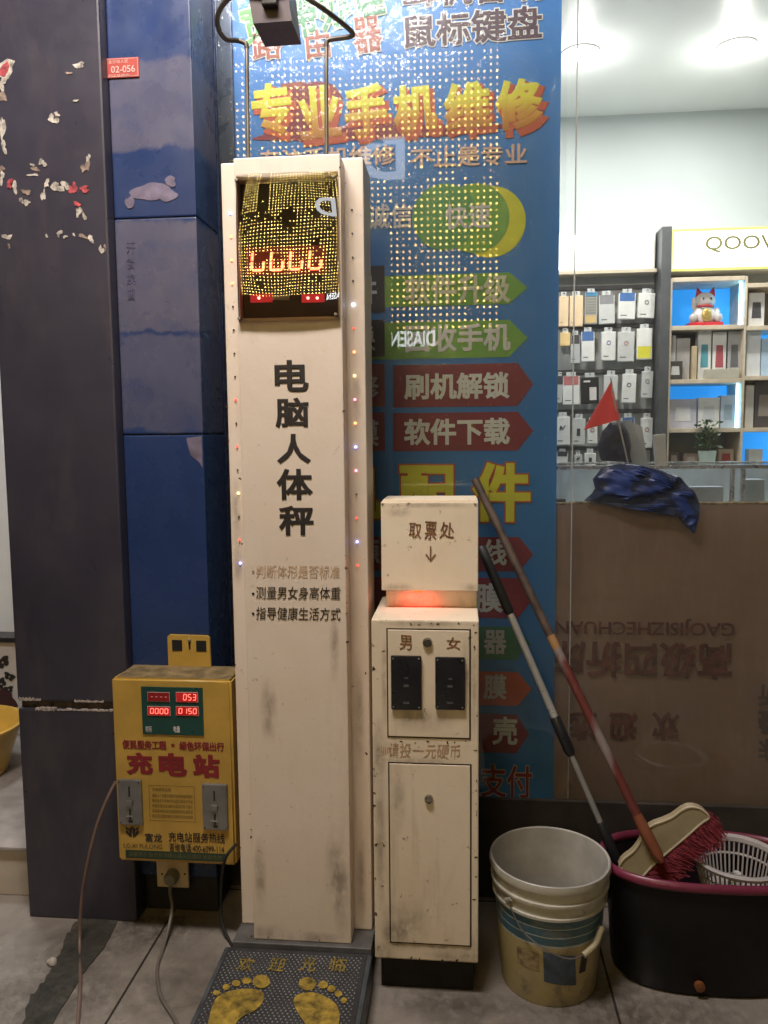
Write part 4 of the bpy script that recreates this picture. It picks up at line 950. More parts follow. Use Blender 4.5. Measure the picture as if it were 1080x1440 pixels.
# ticket cabinet
CYF, CYB = 1.83, 2.10
kx0 = (X(521, 866, CYF)+X(528, 1345, CYF))/2; kx1 = (X(672, 866, CYF)+X(674, 1355, CYF))/2; kz1 = Z(600, 872, CYF); kz0 = Z(600, 1351, CYF)
MB().box(kx0, kx1, CYF, CYB, kz0, kz1, .004).build("cabinet_body", cream2, wm)
MB().box(kx0+.012, kx1-.012, CYF+.03, CYB-.01, 0, kz0-.0005).build("cabinet_plinth", mat("dark plinth steel", (.012, .01, .01), .8), wm)
def door(x0, y0, x1, y1):
    a, b, c, d = rect(x0, y0, x1, y1, CYF)
    mb = MB(); Yd = CYF-.0012; g_ = .003
    for x_0, x_1, z_0, z_1 in ((a, b, d-g_, d), (a, b, c, c+g_), (a, a+g_, c+g_, d-g_), (b-g_, b, c+g_, d-g_)): mb.box(x_0, x_1, Yd, CYF+.004, z_0, z_1)
    mb.build("door_gap", dark_gap, wm)
    dd = MB().box(a+g_+.0003, b-g_-.0003, CYF-.003, CYF+.004, c+g_+.0003, d-g_-.0003, .0015).build("door", cream2, wm); return dd
def lock(par, px, py, r_=.0075):
    q = at(px, py, CYF-.003); y = CYF-.003
    MB().lathe([(.0001, y-.008), (r_*.55, y-.008), (r_*.6, y-.006), (r_*.9, y-.0065), (r_, y-.004), (r_, y+.001)], (q.x, 0, q.z), 22, 'Y').build("lock", chrome, par, True)
d1 = door(544, 884, 662, 1038); lock(d1, 601, 903, .0115); d2 = door(547, 1073, 663, 1328); lock(d2, 603, 1123, .0105)
for (x0, y0, x1, y1) in ((550, 921, 593, 997), (612, 923, 654, 997)):
    a, b, c, d = rect(x0, y0, x1, y1, CYF-.003); yq = CYF-.003
    cs = MB().box(a, b, yq-.009, yq-.0004, c, d, .004).build("coin_slot", mat("slot black", (.014, .014, .018), .3), wm, True)
    mb = MB(); xm = (a+b)/2; h = d-c; t_ = yq-.0097
    mb.quad((xm-.006, t_, c+h*.43), (xm+.006, t_, c+h*.43), (xm+.006, t_, c+h*.48), (xm-.006, t_, c+h*.48)); mb.quad((xm-.004, t_, c+h*.58), (xm+.005, t_, c+h*.58), (xm+.005, t_, c+h*.61), (xm-.004, t_, c+h*.61))
    mb.quad((xm-.007, t_, c+h*.12), (xm+.007, t_, c+h*.12), (xm+.007, t_, c+h*.16), (xm-.007, t_, c+h*.16)); mb.build("slot_print", mat("slot grey print", (.09, .09, .10), .5), cs)
    for ux, uz in ((a+.006, c+.007), (b-.006, c+.007), (a+.006, d-.007), (b-.006, d-.007)):
        MB().lathe([(.0001, yq-.0106), (.0022, yq-.010), (.0024, yq-.009)], (ux, 0, uz), 10, 'Y').build("screw", dsteel, cs, True)
mb = MB(); ptext("男", 562, 893, 579, 914, CYF-.0037, .008, mb=mb, jit=.04); ptext("女", 628, 896, 647, 913, CYF-.0037, .008, mb=mb, jit=.04); mb.build("lettering", brown_ink, wm)
mb = MB(); ptext("请投一元硬币", 546, 1046, 648, 1066, CYF-.0008, .0, mb=mb, jit=.03, shear=.1); mb.build("lettering", faded_red, wm, label="faded brown brush lettering")
mb = MB()   # smudge strokes beside the faded line
for i in range(5): x = 536+i*2.6; mb.quad(at(x, 1050, CYF-.0009), at(x+1.2, 1051, CYF-.0009), at(x+1.8, 1062-i, CYF-.0009), at(x+.6, 1063-i, CYF-.0009))
mb.build("paint_smudge", faded_red, wm)
m, nt, p = newmat("rust stain"); out = nt.nodes["Material Output"]; p.inputs['Base Color'].default_value = (.10, .058, .032, 1); p.inputs['Roughness'].default_value = .75
tc = node(nt, "ShaderNodeTexCoord"); sx = node(nt, "ShaderNodeSeparateXYZ"); nt.links.new(tc.outputs['Generated'], sx.inputs[0])
gx = math_(nt, 'SUBTRACT', sx.outputs[0], .5); gz_ = math_(nt, 'SUBTRACT', sx.outputs[2], .5)
rr_n = math_(nt, 'SQRT', math_(nt, 'ADD', math_(nt, 'MULTIPLY', gx, gx), math_(nt, 'MULTIPLY', gz_, gz_)))
fall = math_(nt, 'MULTIPLY', math_(nt, 'SUBTRACT', .5, rr_n), 2.2, True)
nn = ramp(nt, noise(nt, coords(nt, (1, 1, .55)), 38, 8, .72), [(.34, 0.0), (.66, 1.0)])
fac = math_(nt, 'MULTIPLY', math_(nt, 'MULTIPLY', fall, nn), .42, True)
tr = node(nt, "ShaderNodeBsdfTransparent"); mx = node(nt, "ShaderNodeMixShader"); nt.links.new(fac, mx.inputs[0]); nt.links.new(tr.outputs[0], mx.inputs[1]); nt.links.new(p.outputs[0], mx.inputs[2]); nt.links.new(mx.outputs[0], out.inputs[0])
stm = m
def stain(x, y, rx, ry, Y, par=None):
    a, b, c, d = rect(x-rx, y-ry, x+rx, y+ry, Y); mb = MB(); mb.quad((a, Y, c), (b, Y, c), (b, Y, d), (a, Y, d)); mb.build("rust_stain", stm, par or wm)
for a_ in ((480, 1262, 15, 62), (474, 1225, 20, 70), (380, 1312, 30, 14), (440, 1318, 50, 10), (366, 1230, 10, 60), (470, 905, 8, 60), (378, 1000, 14, 50)): stain(*a_, MY-.0008)
for a_ in ((335, 790, 8, 40), (332, 720, 7, 60), (336, 1270, 6, 40), (502, 560, 8, 40), (505, 1010, 9, 100), (508, 1230, 8, 90)): stain(*a_, WY-.0009)
for a_ in ((560, 1318, 26, 22), (610, 1331, 60, 7), (540, 1338, 18, 16), (660, 1330, 14, 16), (535, 1180, 8, 110), (667, 960, 6, 80), (600, 877, 70, 6), (590, 1070, 60, 6), (541, 960, 6, 70), (640, 1345, 50, 9), (533, 1060, 10, 60)): stain(*a_, CYF-.0006)
for a_ in ((556, 1312, 24, 18), (570, 1300, 40, 40), (560, 1120, 12, 60), (590, 1010, 60, 22), (655, 950, 9, 60)): stain(*a_, CYF-.0034)
rn = random.Random(31); mb = MB(); kq = CYF/F
def chip(x, y, r_, Y, sd):
    q = at(x, y, Y); mb.prism(blob(q.x, q.z, Y-.0006, r_*kq*rn.uniform(.6, 1.6), r_*kq*rn.uniform(.6, 1.6), 11, .8, sd), (0, .0004, 0))
for i in range(46):
    e = rn.randrange(6); u = rn.random()
    x, y = ((523+u*5+rn.uniform(0, 3), 880+u*450), (670+rn.uniform(-3, 1), 880+u*460), (530+u*140, 1349+u*6-rn.uniform(1, 5)), (530+u*140, 876+rn.uniform(0, 3)), (539+rn.uniform(-2, 2), 890+u*430), (545+u*115, 1042+rn.uniform(0, 3)))[e]
    chip(x, y, rn.uniform(.7, 1.9), CYF-.0001, i)
mb.build("rust_chips", mat("rust chip", (.09, .045, .02), .85, var=.5, vscale=120), wm)
mb = MB()
for i in range(26):
    u = rn.random(); x, y, Y = rn.choice(((479+u*16, 235+u*1080, MY), (331+u*27, 460+u*840, MY), (340+u*150, 1316+u*8, MY), (312+u*29, 300+u*980, WY), (512+u*8, 700+u*560, WY)))
    chip(x+rn.uniform(-2, 0), y, rn.uniform(.6, 1.6), Y-.0001, 90+i)
mb.build("rust_chips", mat("rust chip", (.09, .045, .02)), wm)
# ticket box
TY, TB = 1.945, 2.10
tx0 = (X(534, 706, TY)+X(538, 832, TY))/2; tx1 = (X(672, 706, TY)+X(673, 832, TY))/2; tz1 = Z(603, 706, TY); tz0 = Z(604, 831, TY)
MB().box(tx0, tx1, TY, TB, tz0, tz1, .0025).build("ticket_box", cream2, wm)
MB().box(tx0+.003, tx1-.003, TY+.012, TB-.002, tz1+.0002, tz1+.004, .001).build("ticket_lid", cream2, wm)
bx0 = X(543, 842, TY+.03)
MB().box(bx0, tx1-.002, TY+.028, TB-.004, kz1+.0006, tz0-.0006, .002).build("ticket_base", cream2, wm)
q = at(588, 834, TY+.02); zl = tz0-.012
MB().box(q.x-.012, q.x+.012, TY+.008, TY+.022, zl+.006, tz0-.0012, .003).build("ticket_light", emat("ticket lamp", (1, .16, .03), 1.5), wm)
l = bpy.data.lights.new("ticket_glow", 'AREA'); l.shape = 'RECTANGLE'; l.size = .05; l.size_y = .015; l.energy = .05; l.color = (1, .03, .03)
o = bpy.data.objects.new("ticket_glow", l); COL.objects.link(o); o.parent = wm; o.location = Vector((q.x, TY+.006, zl-.001))-wm.location; o.rotation_euler = (R(25), 0, 0)
mb = MB()
for ch, bx in zip("取票处", [(575, 735, 592, 757), (597, 733, 614, 759), (618, 734, 638, 757)]): ptext(ch, *bx, TY-.0012, .010, mb=mb, jit=.05, shear=.08)
ptext("↓", 598, 768, 613, 790, TY-.0012, .004, mb=mb); mb.build("lettering", brown_ink, wm)
for a_ in ((560, 826, 24, 8), (560, 720, 22, 9), (660, 826, 16, 8), (604, 710, 70, 5)): stain(*a_, TY-.0009)
for a_ in ((655, 846, 22, 9), (570, 848, 24, 7)): stain(*a_, TY+.0272)
for (sx_, sy_) in ((668, 709), (538, 709)):
    qq = at(sx_, sy_, TY); MB().lathe([(.0001, TY-.002), (.003, TY-.0016), (.0034, TY+.001)], (qq.x, 0, qq.z), 10, 'Y').build("screw", dsteel, wm, True)

# ================================================================== YELLOW CHARGING BOX
QY, QB = 1.975, BPY-.0005
qx0 = (X(159, 953, QY)+X(164, 1206, QY))/2; qx1 = (X(326, 958, QY)+X(331, 1222, QY))/2; qz1 = Z(243, 955, QY); qz0 = Z(246, 1214, QY)
ym = mat("mustard enamel", (.50, .31, .06), .42, var=.16, vscale=6, bumpk=.05)
cx_ = thing("charging_box", "mustard yellow coin charging box hung on the blue pillar", "charging box", ((qx0+qx1)/2, QB, qz0))
bm = bmesh.new(); bmesh.ops.create_cube(bm, size=1)
for v_ in bm.verts: v_.co = Vector(((qx0+qx1)/2+v_.co.x*(qx1-qx0), (QY+QB)/2+v_.co.y*(QB-QY), (qz0+qz1)/2+v_.co.z*(qz1-qz0)))
for v_ in bm.verts:
    if v_.co.z > qz1-.01 and v_.co.y > QY+.05: v_.co.x += .012 if v_.co.x < (qx0+qx1)/2 else 0
bmesh.ops.bevel(bm, geom=bm.edges[:], offset=.006, segments=3, affect='EDGES'); MB().bm(bm).build("case", ym, cx_, True)
MB().box(qx0+.013, qx1-.004, QY+.007, QB-.004, qz1+.0002, qz1+.0008).build('dust_layer', mat('brown dust', (.20, .14, .06), .9, var=.4, vscale=30), cx_)
a, b, c, d = rect(236, 893, 296, 930, QB-.012)
tb = MB().prism([(a, QB-.012, qz1+.001), (b, QB-.012, qz1+.001), (b-.002, QB-.012, d-.008), (b-.008, QB-.012, d-.002), (a+.006, QB-.012, d), (a, QB-.012, d-.005)], (0, .008, 0)).build("hanging_bracket", ym, cx_)
for (x0, y0, x1, y1) in ((242, 900, 256, 915), (276, 901, 290, 916)):
    a2, b2, c2, d2 = rect(x0, y0, x1, y1, QB-.013); MB().box(a2, b2, QB-.0135, QB-.0121, c2, d2).build("slot", black_pl, tb)
qq = at(266, 900, QB-.014); MB().lathe([(.0001, QB-.018), (.004, QB-.017), (.0045, QB-.0122)], (qq.x, 0, qq.z), 12, 'Y').build("screw", steel, tb, True)
MB().box(qq.x-.0025, qq.x+.0025, QB-.0133, QB-.0121, qq.z-.026, qq.z-.005).build("keyhole", black_pl, tb)
FYQ = QY-.0012
a, b, c, d = rect(200, 966, 286, 1033, QY)
dpn = MB().box(a, b, QY-.003, QY-.0002, c, d, .0008).build("display_panel", mat("green display panel", (.012, .06, .05), .35), cx_)
for s_, (x0, y0, x1, y1), lv in (("----", (208, 974, 238, 986), 0), (" 053", (248, 974, 278, 987), 1), ("0000", (208, 994, 239, 1006), 1), ("0150", (248, 994, 279, 1006), 1)):
    a2, b2, c2, d2 = rect(x0, y0, x1, y1, QY-.004)
    w_ = MB().box(a2-.0012, b2+.0012, QY-.0042, QY-.0032, c2-.0012, d2+.0012).build("digit_frame", mat("digit frame", (.5, .42, .40), .5), dpn)
    MB().box(a2, b2, QY-.0054, QY-.0044, c2, d2).build("digit_window", mat("digit window lit" if lv else "digit window dim", (.2, .01, .01), .3, emit=(.8, .02, .02), estr=.32 if lv else .05), dpn)
    mb = MB(); seg7(mb, s_, x0+2, y0+2.5, x1-2, y1-2.5, QY-.0062, .08); mb.build("digits", emat("charger digits", (1, .14, .10), 3.0) if lv else mat("dim digits", (.5, .25, .22), .4, emit=(.6, .2, .2), estr=.4), dpn)
mb = MB()
ptext("时间", 205, 1021, 213, 1030, QY-.0038, .01, mb=mb); ptext("电量", 244, 1021, 253, 1030, QY-.0038, .01, mb=mb); mb.build("caption", white_ink, dpn)
red_ink = mat("dark red ink", (.22, .015, .02), .5)
mb = MB()
ptext("便民服务工程", 172, 1041, 234, 1054, FYQ, .035, mb=mb); ptext("绿色环保出行", 252, 1043, 315, 1056, FYQ, .035, mb=mb)
q = at(243, 1048, FYQ); P = []
for k in range(10):
    r_ = .0075 if k % 2 == 0 else .003; P.append((q.x+r_*math.sin(k*.6283), FYQ, q.z+r_*math.cos(k*.6283)))
mb.add(P, [tuple(range(10))])
for ch, bx in zip("充电站", [(177, 1058, 215, 1090), (223, 1059, 263, 1092), (271, 1061, 309, 1094)]): ptext(ch, *bx, FYQ, .055, mb=mb)
mb.build("lettering", red_ink, cx_)
for (x0, y0, x1, y1) in ((168, 1095, 201, 1158), (286, 1101, 321, 1165)):
    a, b, c, d = rect(x0, y0, x1, y1, QY); cs = MB().box(a, b, QY-.010, QY-.0002, c, d, .003).build("coin_slot", mat("coin plate metal", (.30, .30, .30), .38, .75, var=.2), cx_)
    xm = (a+b)/2; h = d-c; yq = QY-.0107
    MB().box(xm-.0022, xm+.0022, yq, yq+.001, c+h*.64, c+h*.86).build("slit", black_pl, cs); MB().box(xm-.009, xm+.009, yq-.006, yq+.0006, c+h*.44, c+h*.56, .002).build("reject_button", dsteel, cs)
    MB().box(xm-.0022, xm+.0022, yq-.0005, yq+.0006, c+h*.12, c+h*.36).build("slit", black_pl, cs); MB().box(xm-.010, xm+.010, yq-.004, yq-.0006, c+h*.205, c+h*.225).build("coin_lip", steel, cs)
    MB().box(xm-.005, xm+.007, yq, yq+.0008, c+h*.06, c+h*.11).build("coin_return", black_pl, cs)
    for ux, uz in ((a+.006, c+.007), (b-.006, c+.007), (a+.006, d-.007), (b-.006, d-.007)): MB().lathe([(.0001, QY-.0125), (.003, QY-.0115), (.0032, QY-.010)], (ux, 0, uz), 10, 'Y').build("screw", chrome, cs, True)
a, b, c, d = rect(210, 1105, 274, 1155, FYQ); t = .0010; mb = MB()
for x_0, x_1, z_0, z_1 in ((a, b, c, c+t), (a, b, d-t, d), (a, a+t, c+t, d-t), (b-t, b, c+t, d-t)): mb.quad((x_0, FYQ, z_0), (x_1, FYQ, z_0), (x_1, FYQ, z_1), (x_0, FYQ, z_1))
ptext("充电使用说明", 214, 1108, 240, 1113, FYQ, 0, mb=mb)
for k, s_ in enumerate(("请投入一元硬币按键开始充电插好插头", "每次投币可充电时间以显示屏显示为准", "充电完成后自动断电请及时拔下插头", "本站仅供电动车充电使用请勿私自拆卸", "雨天请注意用电安全谢谢您的合作请")): ptext(s_, 214, 1117+k*7.2, 271, 1122+k*7.2, FYQ, 0, mb=mb)
mb.build("notice", mat("notice ink", (.10, .07, .02), .6), cx_)
mb = MB(); ptext("充电站服务热线", 237, 1171, 316, 1185, FYQ, .008, mb=mb); ptext("咨询电话:400-6099-114", 238, 1187, 315, 1199, FYQ, .008, mb=mb); ptext("富龙", 204, 1172, 228, 1184, FYQ, .012, mb=mb); ptext("LC-XI FULONG", 174, 1187, 228, 1193, FYQ, .0, mb=mb)
lx, lz = at(186, 1172, FYQ).x, at(186, 1172, FYQ).z; k_ = QY/F
for sgn in (-1, 1):
    for (pts) in ([(1, 8), (5, 4), (5, -9), (2, -12), (0, -14)], [(3, 8), (11, -1), (10, -7), (6, -3)], [(6, -5), (11, -9), (11, -13), (5, -8)]):
        mb.add([(lx+sgn*x*k_*.95, FYQ, lz-y*-k_*-.72) if False else (lx+sgn*x*k_*.95, FYQ, lz+(-y)*k_*.85) for x, y in pts], [tuple(range(len(pts)))])
mb.build("lettering", black_ink, cx_)
a, b, c, d = rect(177, 1198, 317, 1209, FYQ)
gb = MB().box(a, b, QY-.0022, QY-.0003, c, d).build("footer_strip", mat("dark green strip", (.02, .045, .025), .5), cx_)
mb = MB(); ptext("温馨提示:投币前请确认插头已插好,谢谢合作", 181, 1200, 312, 1207, QY-.0028, 0, mb=mb); mb.build("lettering", mat("footer ink", (.16, .15, .06), .5), gb)
a, b, c, d = rect(222, 1218, 266, 1246, QB-.02)
sp = MB().box(a, b, QB-.026, QB-.018, c, qz0-.0006, .001).build("socket_plate", mat("cream plate", (.60, .47, .28), .5), cx_)
qq = at(243, 1231, QB-.03); MB().lathe([(.0001, QB-.06), (.015, QB-.058), (.019, QB-.05), (.020, QB-.027)], (qq.x, 0, qq.z), 24, 'Y').build("plug", mat("grey plug", (.20, .185, .16), .5), sp, True)
for px in (228, 260):
    q2 = at(px, 1229, QB-.026); MB().lathe([(.0001, QB-.028), (.0028, QB-.0275), (.003, QB-.0262)], (q2.x, 0, q2.z), 10, 'Y').build("screw", black_pl, sp, True)
# cables
def cable(pts, r_, m_, label, name="cable"): return solo(MB().tube(pts, r_, 8), name, m_, label, "cable", None, True)
gz = .006
def G(x, y): q = atz(x, y, gz); return Vector((q.x, q.y, gz))
cable([at(163, 1099, 2.03), at(150, 1125, 2.0), at(135, 1165, 1.98), at(122, 1220, 1.97), at(114, 1275, 1.97), G(112, 1330), G(113, 1380), G(110, 1430), G(104, 1500)], .0048, mat("brown cable", (.17, .11, .085), .5), "thin brown cable hanging from the left side of the charging box")
cable([(qq.x, QB-.05, qq.z-.012), (qq.x, QB-.055, qq.z-.04), at(242, 1275, QB-.06), at(238, 1300, QB-.09), G(229, 1335), G(221, 1362), G(226, 1400), G(245, 1432), G(270, 1480)], .0046, mat("grey cable", (.16, .135, .11), .5), "grey brown plug cable running from the socket onto the tiles")
cable([at(332, 1187, 1.97), at(318, 1205, 1.96), at(312, 1232, 1.99), at(311, 1262, 2.03), at(312, 1296, 2.02), G(322, 1322), G(331, 1335)], .0042, black_rub, "black cable between the charging box and the weighing machine")

# ================================================================== BUCKET, MOP, BROOM
q = atz(771, 1371, 0); q.y += .0; bcx, bcy = q.x, q.y
zr = Z(771, 1203, bcy); rt_ = 83*(bcy*1.01)/F*1.02; rb_ = rt_*.80
bk = thing("paint_bucket", "round worn white paint bucket with blue bands, beside the cream cabinet", "bucket", (bcx, bcy, 0))
m, nt, p = newmat("bucket print"); tc = node(nt, "ShaderNodeTexCoord"); sx = node(nt, "ShaderNodeSeparateXYZ"); nt.links.new(tc.outputs['Object'], sx.inputs[0]); v = coords(nt)
zz = math_(nt, 'DIVIDE', math_(nt, 'ADD', sx.outputs[2], math_(nt, 'MULTIPLY', math_(nt, 'SUBTRACT', noise(nt, v, 18, 6), .5), .006)), zr)
W_, BL, LB, YW = (.52, .50, .42), (.05, .12, .16), (.40, .44, .42), (.44, .36, .17)
c = ramp(nt, zz, [(0, YW), (.50, LB), (.515, BL), (.575, LB), (.585, BL), (.645, LB), (.655, BL), (.715, W_)], 'CONSTANT')
c = mix(nt, ramp(nt, noise(nt, v, 7, 7, .7, .8), [(.50, 0.0), (.64, .7)]), c, (.30, .25, .17))
c = mix(nt, ramp(nt, noise(nt, v, 11, 7, .75, .5), [(.53, 0.0), (.66, .8)]), c, (.13, .105, .075))
nt.links.new(c, p.inputs['Base Color']); p.inputs['Roughness'].default_value = .42; bump(nt, p, noise(nt, v, 20, 4), .1, .005)
H = zr
def rad(z): return rb_+(rt_*.965-rb_)*z/H
MB().lathe([(.001, .003), (rb_*.93, .003), (rb_*.98, .0), (rb_, .006), (rad(H*.72), H*.72), (rad(H*.72)+.006, H*.725), (rad(H*.74)+.006, H*.745), (rad(H*.75)+.001, H*.75), (rad(H*.83), H*.83), (rad(H*.83)+.007, H*.835), (rad(H*.85)+.007, H*.855), (rad(H*.86)+.001, H*.86), (rad(H*.93), H*.93), (rt_, H*.94), (rt_+.002, H*.965), (rt_+.001, H)], (bcx, bcy, 0), 80).build("shell", m, bk, True)
MB().lathe([(rt_+.0005, H+.0003), (rt_-.002, H+.0025), (rt_-.006, H), (rad(H*.9)-.004, H*.9), (rb_-.004, .012), (.001, .010)], (bcx, bcy, 0), 80).build("liner", mat("grey white plastic", (.46, .44, .40), .45, var=.2, vscale=8), bk, True)
def oncyl(px, z, off):
    "point on the bucket wall under pixel column px"
    x = X(px, 1320, bcy-rad(z)*.9)-bcx; r_ = rad(z)+off; x = max(-r_*.99, min(r_*.99, x)); return Vector((bcx+x, bcy-math.sqrt(r_*r_-x*x), z))
z_a, z_b = H*.18, H*.43
MB().grid(lambda u, v_: oncyl(765+u*46+v_*-2, z_a+(z_b-z_a)*v_+(1-u)*.012, .0012), 10, 6).build("sticker", mat("faded blue sticker", (.06, .085, .12), .5, var=.3, vscale=40), bk, True)
MB().grid(lambda u, v_: oncyl(815+u*10+v_*4, H*.27+H*.15*v_, .0012), 6, 6).build("label_mark", black_ink, bk)
MB().grid(lambda u, v_: oncyl(728+u*30, H*.30+H*.14*v_, .0011), 6, 4).build("label_mark", mat("tan label print", (.30, .22, .11), .6, var=.5, vscale=50), bk)
wire = [oncyl(717, H*.80, .006), oncyl(720, H*.74, .010), oncyl(737, H*.60, .010), oncyl(770, H*.50, .012), oncyl(800, H*.44, .012), oncyl(822, H*.45, .012)]
bail = MB().tube(wire, .0018, 8).build("bail", dsteel, bk, True)
MB().tube([oncyl(820, H*.45, .014), oncyl(838, H*.50, .014), oncyl(846, H*.57, .013), oncyl(850, H*.60, .012)], .0075, 10).build("grip", mat("cream grip", (.42, .36, .22), .5), bk, True)
MB().tube([oncyl(720, H*.82, .004), oncyl(713, H*.78, .004)], .006, 8, False).build("bail_lug", mat("lug plastic", (.4, .37, .3), .5), bk, True)

# mop bucket (long oval spin bucket)
mcx, mcy = X(990, 1300, 2.0), 2.0
L2, D2 = .255, .135
mh = Z(985, 1250, 1.865)
mk = thing("mop_bucket", "long black spin mop bucket with magenta rim and white wringer basket", "mop bucket", (mcx, mcy, 0))
def oval(L_, D_, z, n=72, e=2.6):
    P = []
    for k in range(n):
        a = 6.28319*k/n; ca_, sa = math.cos(a), math.sin(a)
        P.append(Vector((mcx+L_*math.copysign(abs(ca_)**(2/e), ca_), mcy+D_*math.copysign(abs(sa)**(2/e), sa), z)))
    return P
def loft(loops, cap0=True):
    mb = MB(); n = len(loops[0]); vs = [q for l_ in loops for q in l_]; fs = []
    for i in range(len(loops)-1):
        for k in range(n): fs.append((i*n+k, i*n+(k+1) % n, (i+1)*n+(k+1) % n, (i+1)*n+k))
    if cap0: fs.append(tuple(range(n)))
    return mb.add(vs, fs)
loft([oval(L2*.86, D2*.84, .0), oval(L2*.90, D2*.9, .012), oval(L2*.97, D2*.98, mh*.9), oval(L2*.985, D2*.99, mh-.012)]).build("body", mat("black bucket plastic", (.009, .009, .011), .45, var=.2, spec=.25), mk, True)
loft([oval(L2*.4, D2*.4, .02), oval(L2*.87, D2*.85, .03), oval(L2*.95, D2*.94, mh-.012)]).build("inside", mat("dark bucket inside", (.015, .008, .012), .5), mk, True)
rimP = oval(L2, D2, mh); 
mb = MB(); vs = []; fs = []; n = len(rimP)
for k in range(n):
    t_ = (rimP[(k+1) % n]-rimP[k-1]).normalized(); o_ = Vector((t_.y, -t_.x, 0))
    for j in range(10): a = 6.28319*j/10; vs.append(rimP[k]+o_*math.cos(a)*.010+Vector((0, 0, math.sin(a)*.0115)))
for k in range(n):
    for j in range(10): fs.append((k*10+j, k*10+(j+1) % 10, ((k+1) % n)*10+(j+1) % 10, ((k+1) % n)*10+j))
mb.add(vs, fs).build("rim", mat("magenta plastic", (.18, .026, .058), .35, var=.15), mk, True)
kx, ky = X(1036, 1235, 1.985), 1.985; kr = .112; kz = max(mh+.014, Z(1036, 1222, 1.985))
bkt = mat("grey white basket", (.40, .37, .36), .4, var=.15)
MB().lathe([(kr, kz), (kr+.003, kz+.008), (kr-.004, kz+.012), (kr-.014, kz+.008), (kr-.016, kz-.002), (kr-.012, kz-.006)], (kx, ky, 0), 64).build("basket_rim", bkt, mk, True)
mb = MB()
for k in range(52):
    a = 6.28319*k/52; c0, s0 = math.cos(a), math.sin(a); mb.tube([(kx+(kr-.013)*c0, ky+(kr-.013)*s0, kz-.004), (kx+(kr-.030)*c0, ky+(kr-.030)*s0, kz-.085)], .0024, 5, False)
mb.lathe([(kr-.028, kz-.083), (kr-.031, kz-.09), (.001, kz-.088)], (kx, ky, 0), 40); mb.lathe([(kr-.0175, kz-.03), (kr-.0205, kz-.034), (kr-.0175, kz-.038)], (kx, ky, 0), 48)
mb.build("basket", bkt, mk, True)
MB().lathe([(.022, kz-.0875), (.020, kz-.06), (.014, kz-.055), (.012, kz-.04), (.010, kz-.036), (.0001, kz-.036)], (kx, ky, 0), 24).build("spindle", mat("white spindle", (.7, .7, .68), .3), mk, True)
a, b, c, d = rect(978, 1369, 994, 1378, mcy-D2)
MB().lathe([(.0001, mcy-D2*.90-.012), (.012, mcy-D2*.90-.010), (.014, mcy-D2*.90+.012)], ((a+b)/2, 0, .034), 18, 'Y').build("drain_plug", mat("orange plug", (.20, .07, .02), .5), mk, True)

# mop
def seg(pts): return [at(*p_) for p_ in pts]
MA, ME = (676, 768, 2.20), (868, 1212, 2.03)
def lerp(A_, B_, t_): return A_+(B_-A_)*t_
Am, Bm = at(*MA), at(*ME); 
def along(t_): return lerp(Am, Bm, t_)
mp_ = thing("mop", "mop with steel tube handle and black grips standing in the mop bucket", "mop", along(1))
MB().tube([along(0), along(.01), along(.215), along(.225)], [.008, .0135, .0135, .009], 14, False).build("grip", black_rub, mp_, True)
MB().tube([along(.226), along(.565)], .0100, 14, False).build("upper_tube", mat("bright steel tube", (.60, .59, .56), .35, .45), mp_, True)
MB().tube([along(.555), along(.56), along(.66), along(.675)], [.012, .0145, .0145, .010], 14, False).build("lock_collar", black_pl, mp_, True)
MB().tube([along(.676), along(.885)], .0078, 14, False).build("lower_tube", mat("dull steel tube", (.36, .35, .33), .4, .4), mp_, True)
MB().tube([along(.88), along(.89), along(.99), along(1)], [.010, .0135, .0155, .012], 14, False).build("joint", black_pl, mp_, True)
hc = along(1); mb = MB(); rn = random.Random(8)
for k in range(70):
    a = rn.uniform(0, 6.28); r_ = rn.uniform(.02, .075)
    mb.tube([hc+Vector((0, 0, -.01)), hc+Vector((math.cos(a)*r_*.5, math.sin(a)*r_*.5, -.03)), Vector((hc.x+math.cos(a)*r_, hc.y+math.sin(a)*r_*.8, max(.045, hc.z-.07-rn.random()*.04)))], .0035, 5, True, 3)
mb.build("mop_head", mat("dark mop strands", (.03, .022, .03), .9), mp_)
# broom
Ab, Bb = at(668, 674, 2.24), at(918, 1192, 1.93)
def ab(t_): return lerp(Ab, Bb, t_)
bmn = thing("broom", "broom with red and brown handle, cream fan head and magenta bristles", "broom", Bb)
MB().tube([ab(0), ab(.46)], .0115, 12, False).build("handle", mat("worn brown wood", (.085, .055, .04), .6, var=.4, vscale=25), bmn, True)
MB().tube([ab(.455), ab(.49)], .0122, 12, False).build("handle_band", mat("ochre wood", (.30, .16, .06), .6), bmn, True)
m, nt, p = newmat("red wrap"); v = coords(nt, (1, 1, 1)); wv = node(nt, "ShaderNodeTexNoise"); wv.inputs['Scale'].default_value = 14; wv.inputs['Detail'].default_value = 4; nt.links.new(coords(nt, (1, 1, .35)), wv.inputs['Vector'])
nt.links.new(ramp(nt, wv.outputs[0], [(.44, (.12, .028, .025)), (.54, (.21, .17, .16))]), p.inputs['Base Color']); p.inputs['Roughness'].default_value = .4
MB().tube([ab(.485), ab(.94)], .0120, 12, False).build("handle_wrap", m, bmn, True)
MB().tube([ab(.92), ab(.95), at(924, 1200, 1.925), at(930, 1212, 1.922)], [.0125, .015, .014, .008], 12, False).build("socket", mat("orange socket", (.22, .07, .035), .45), bmn, True)
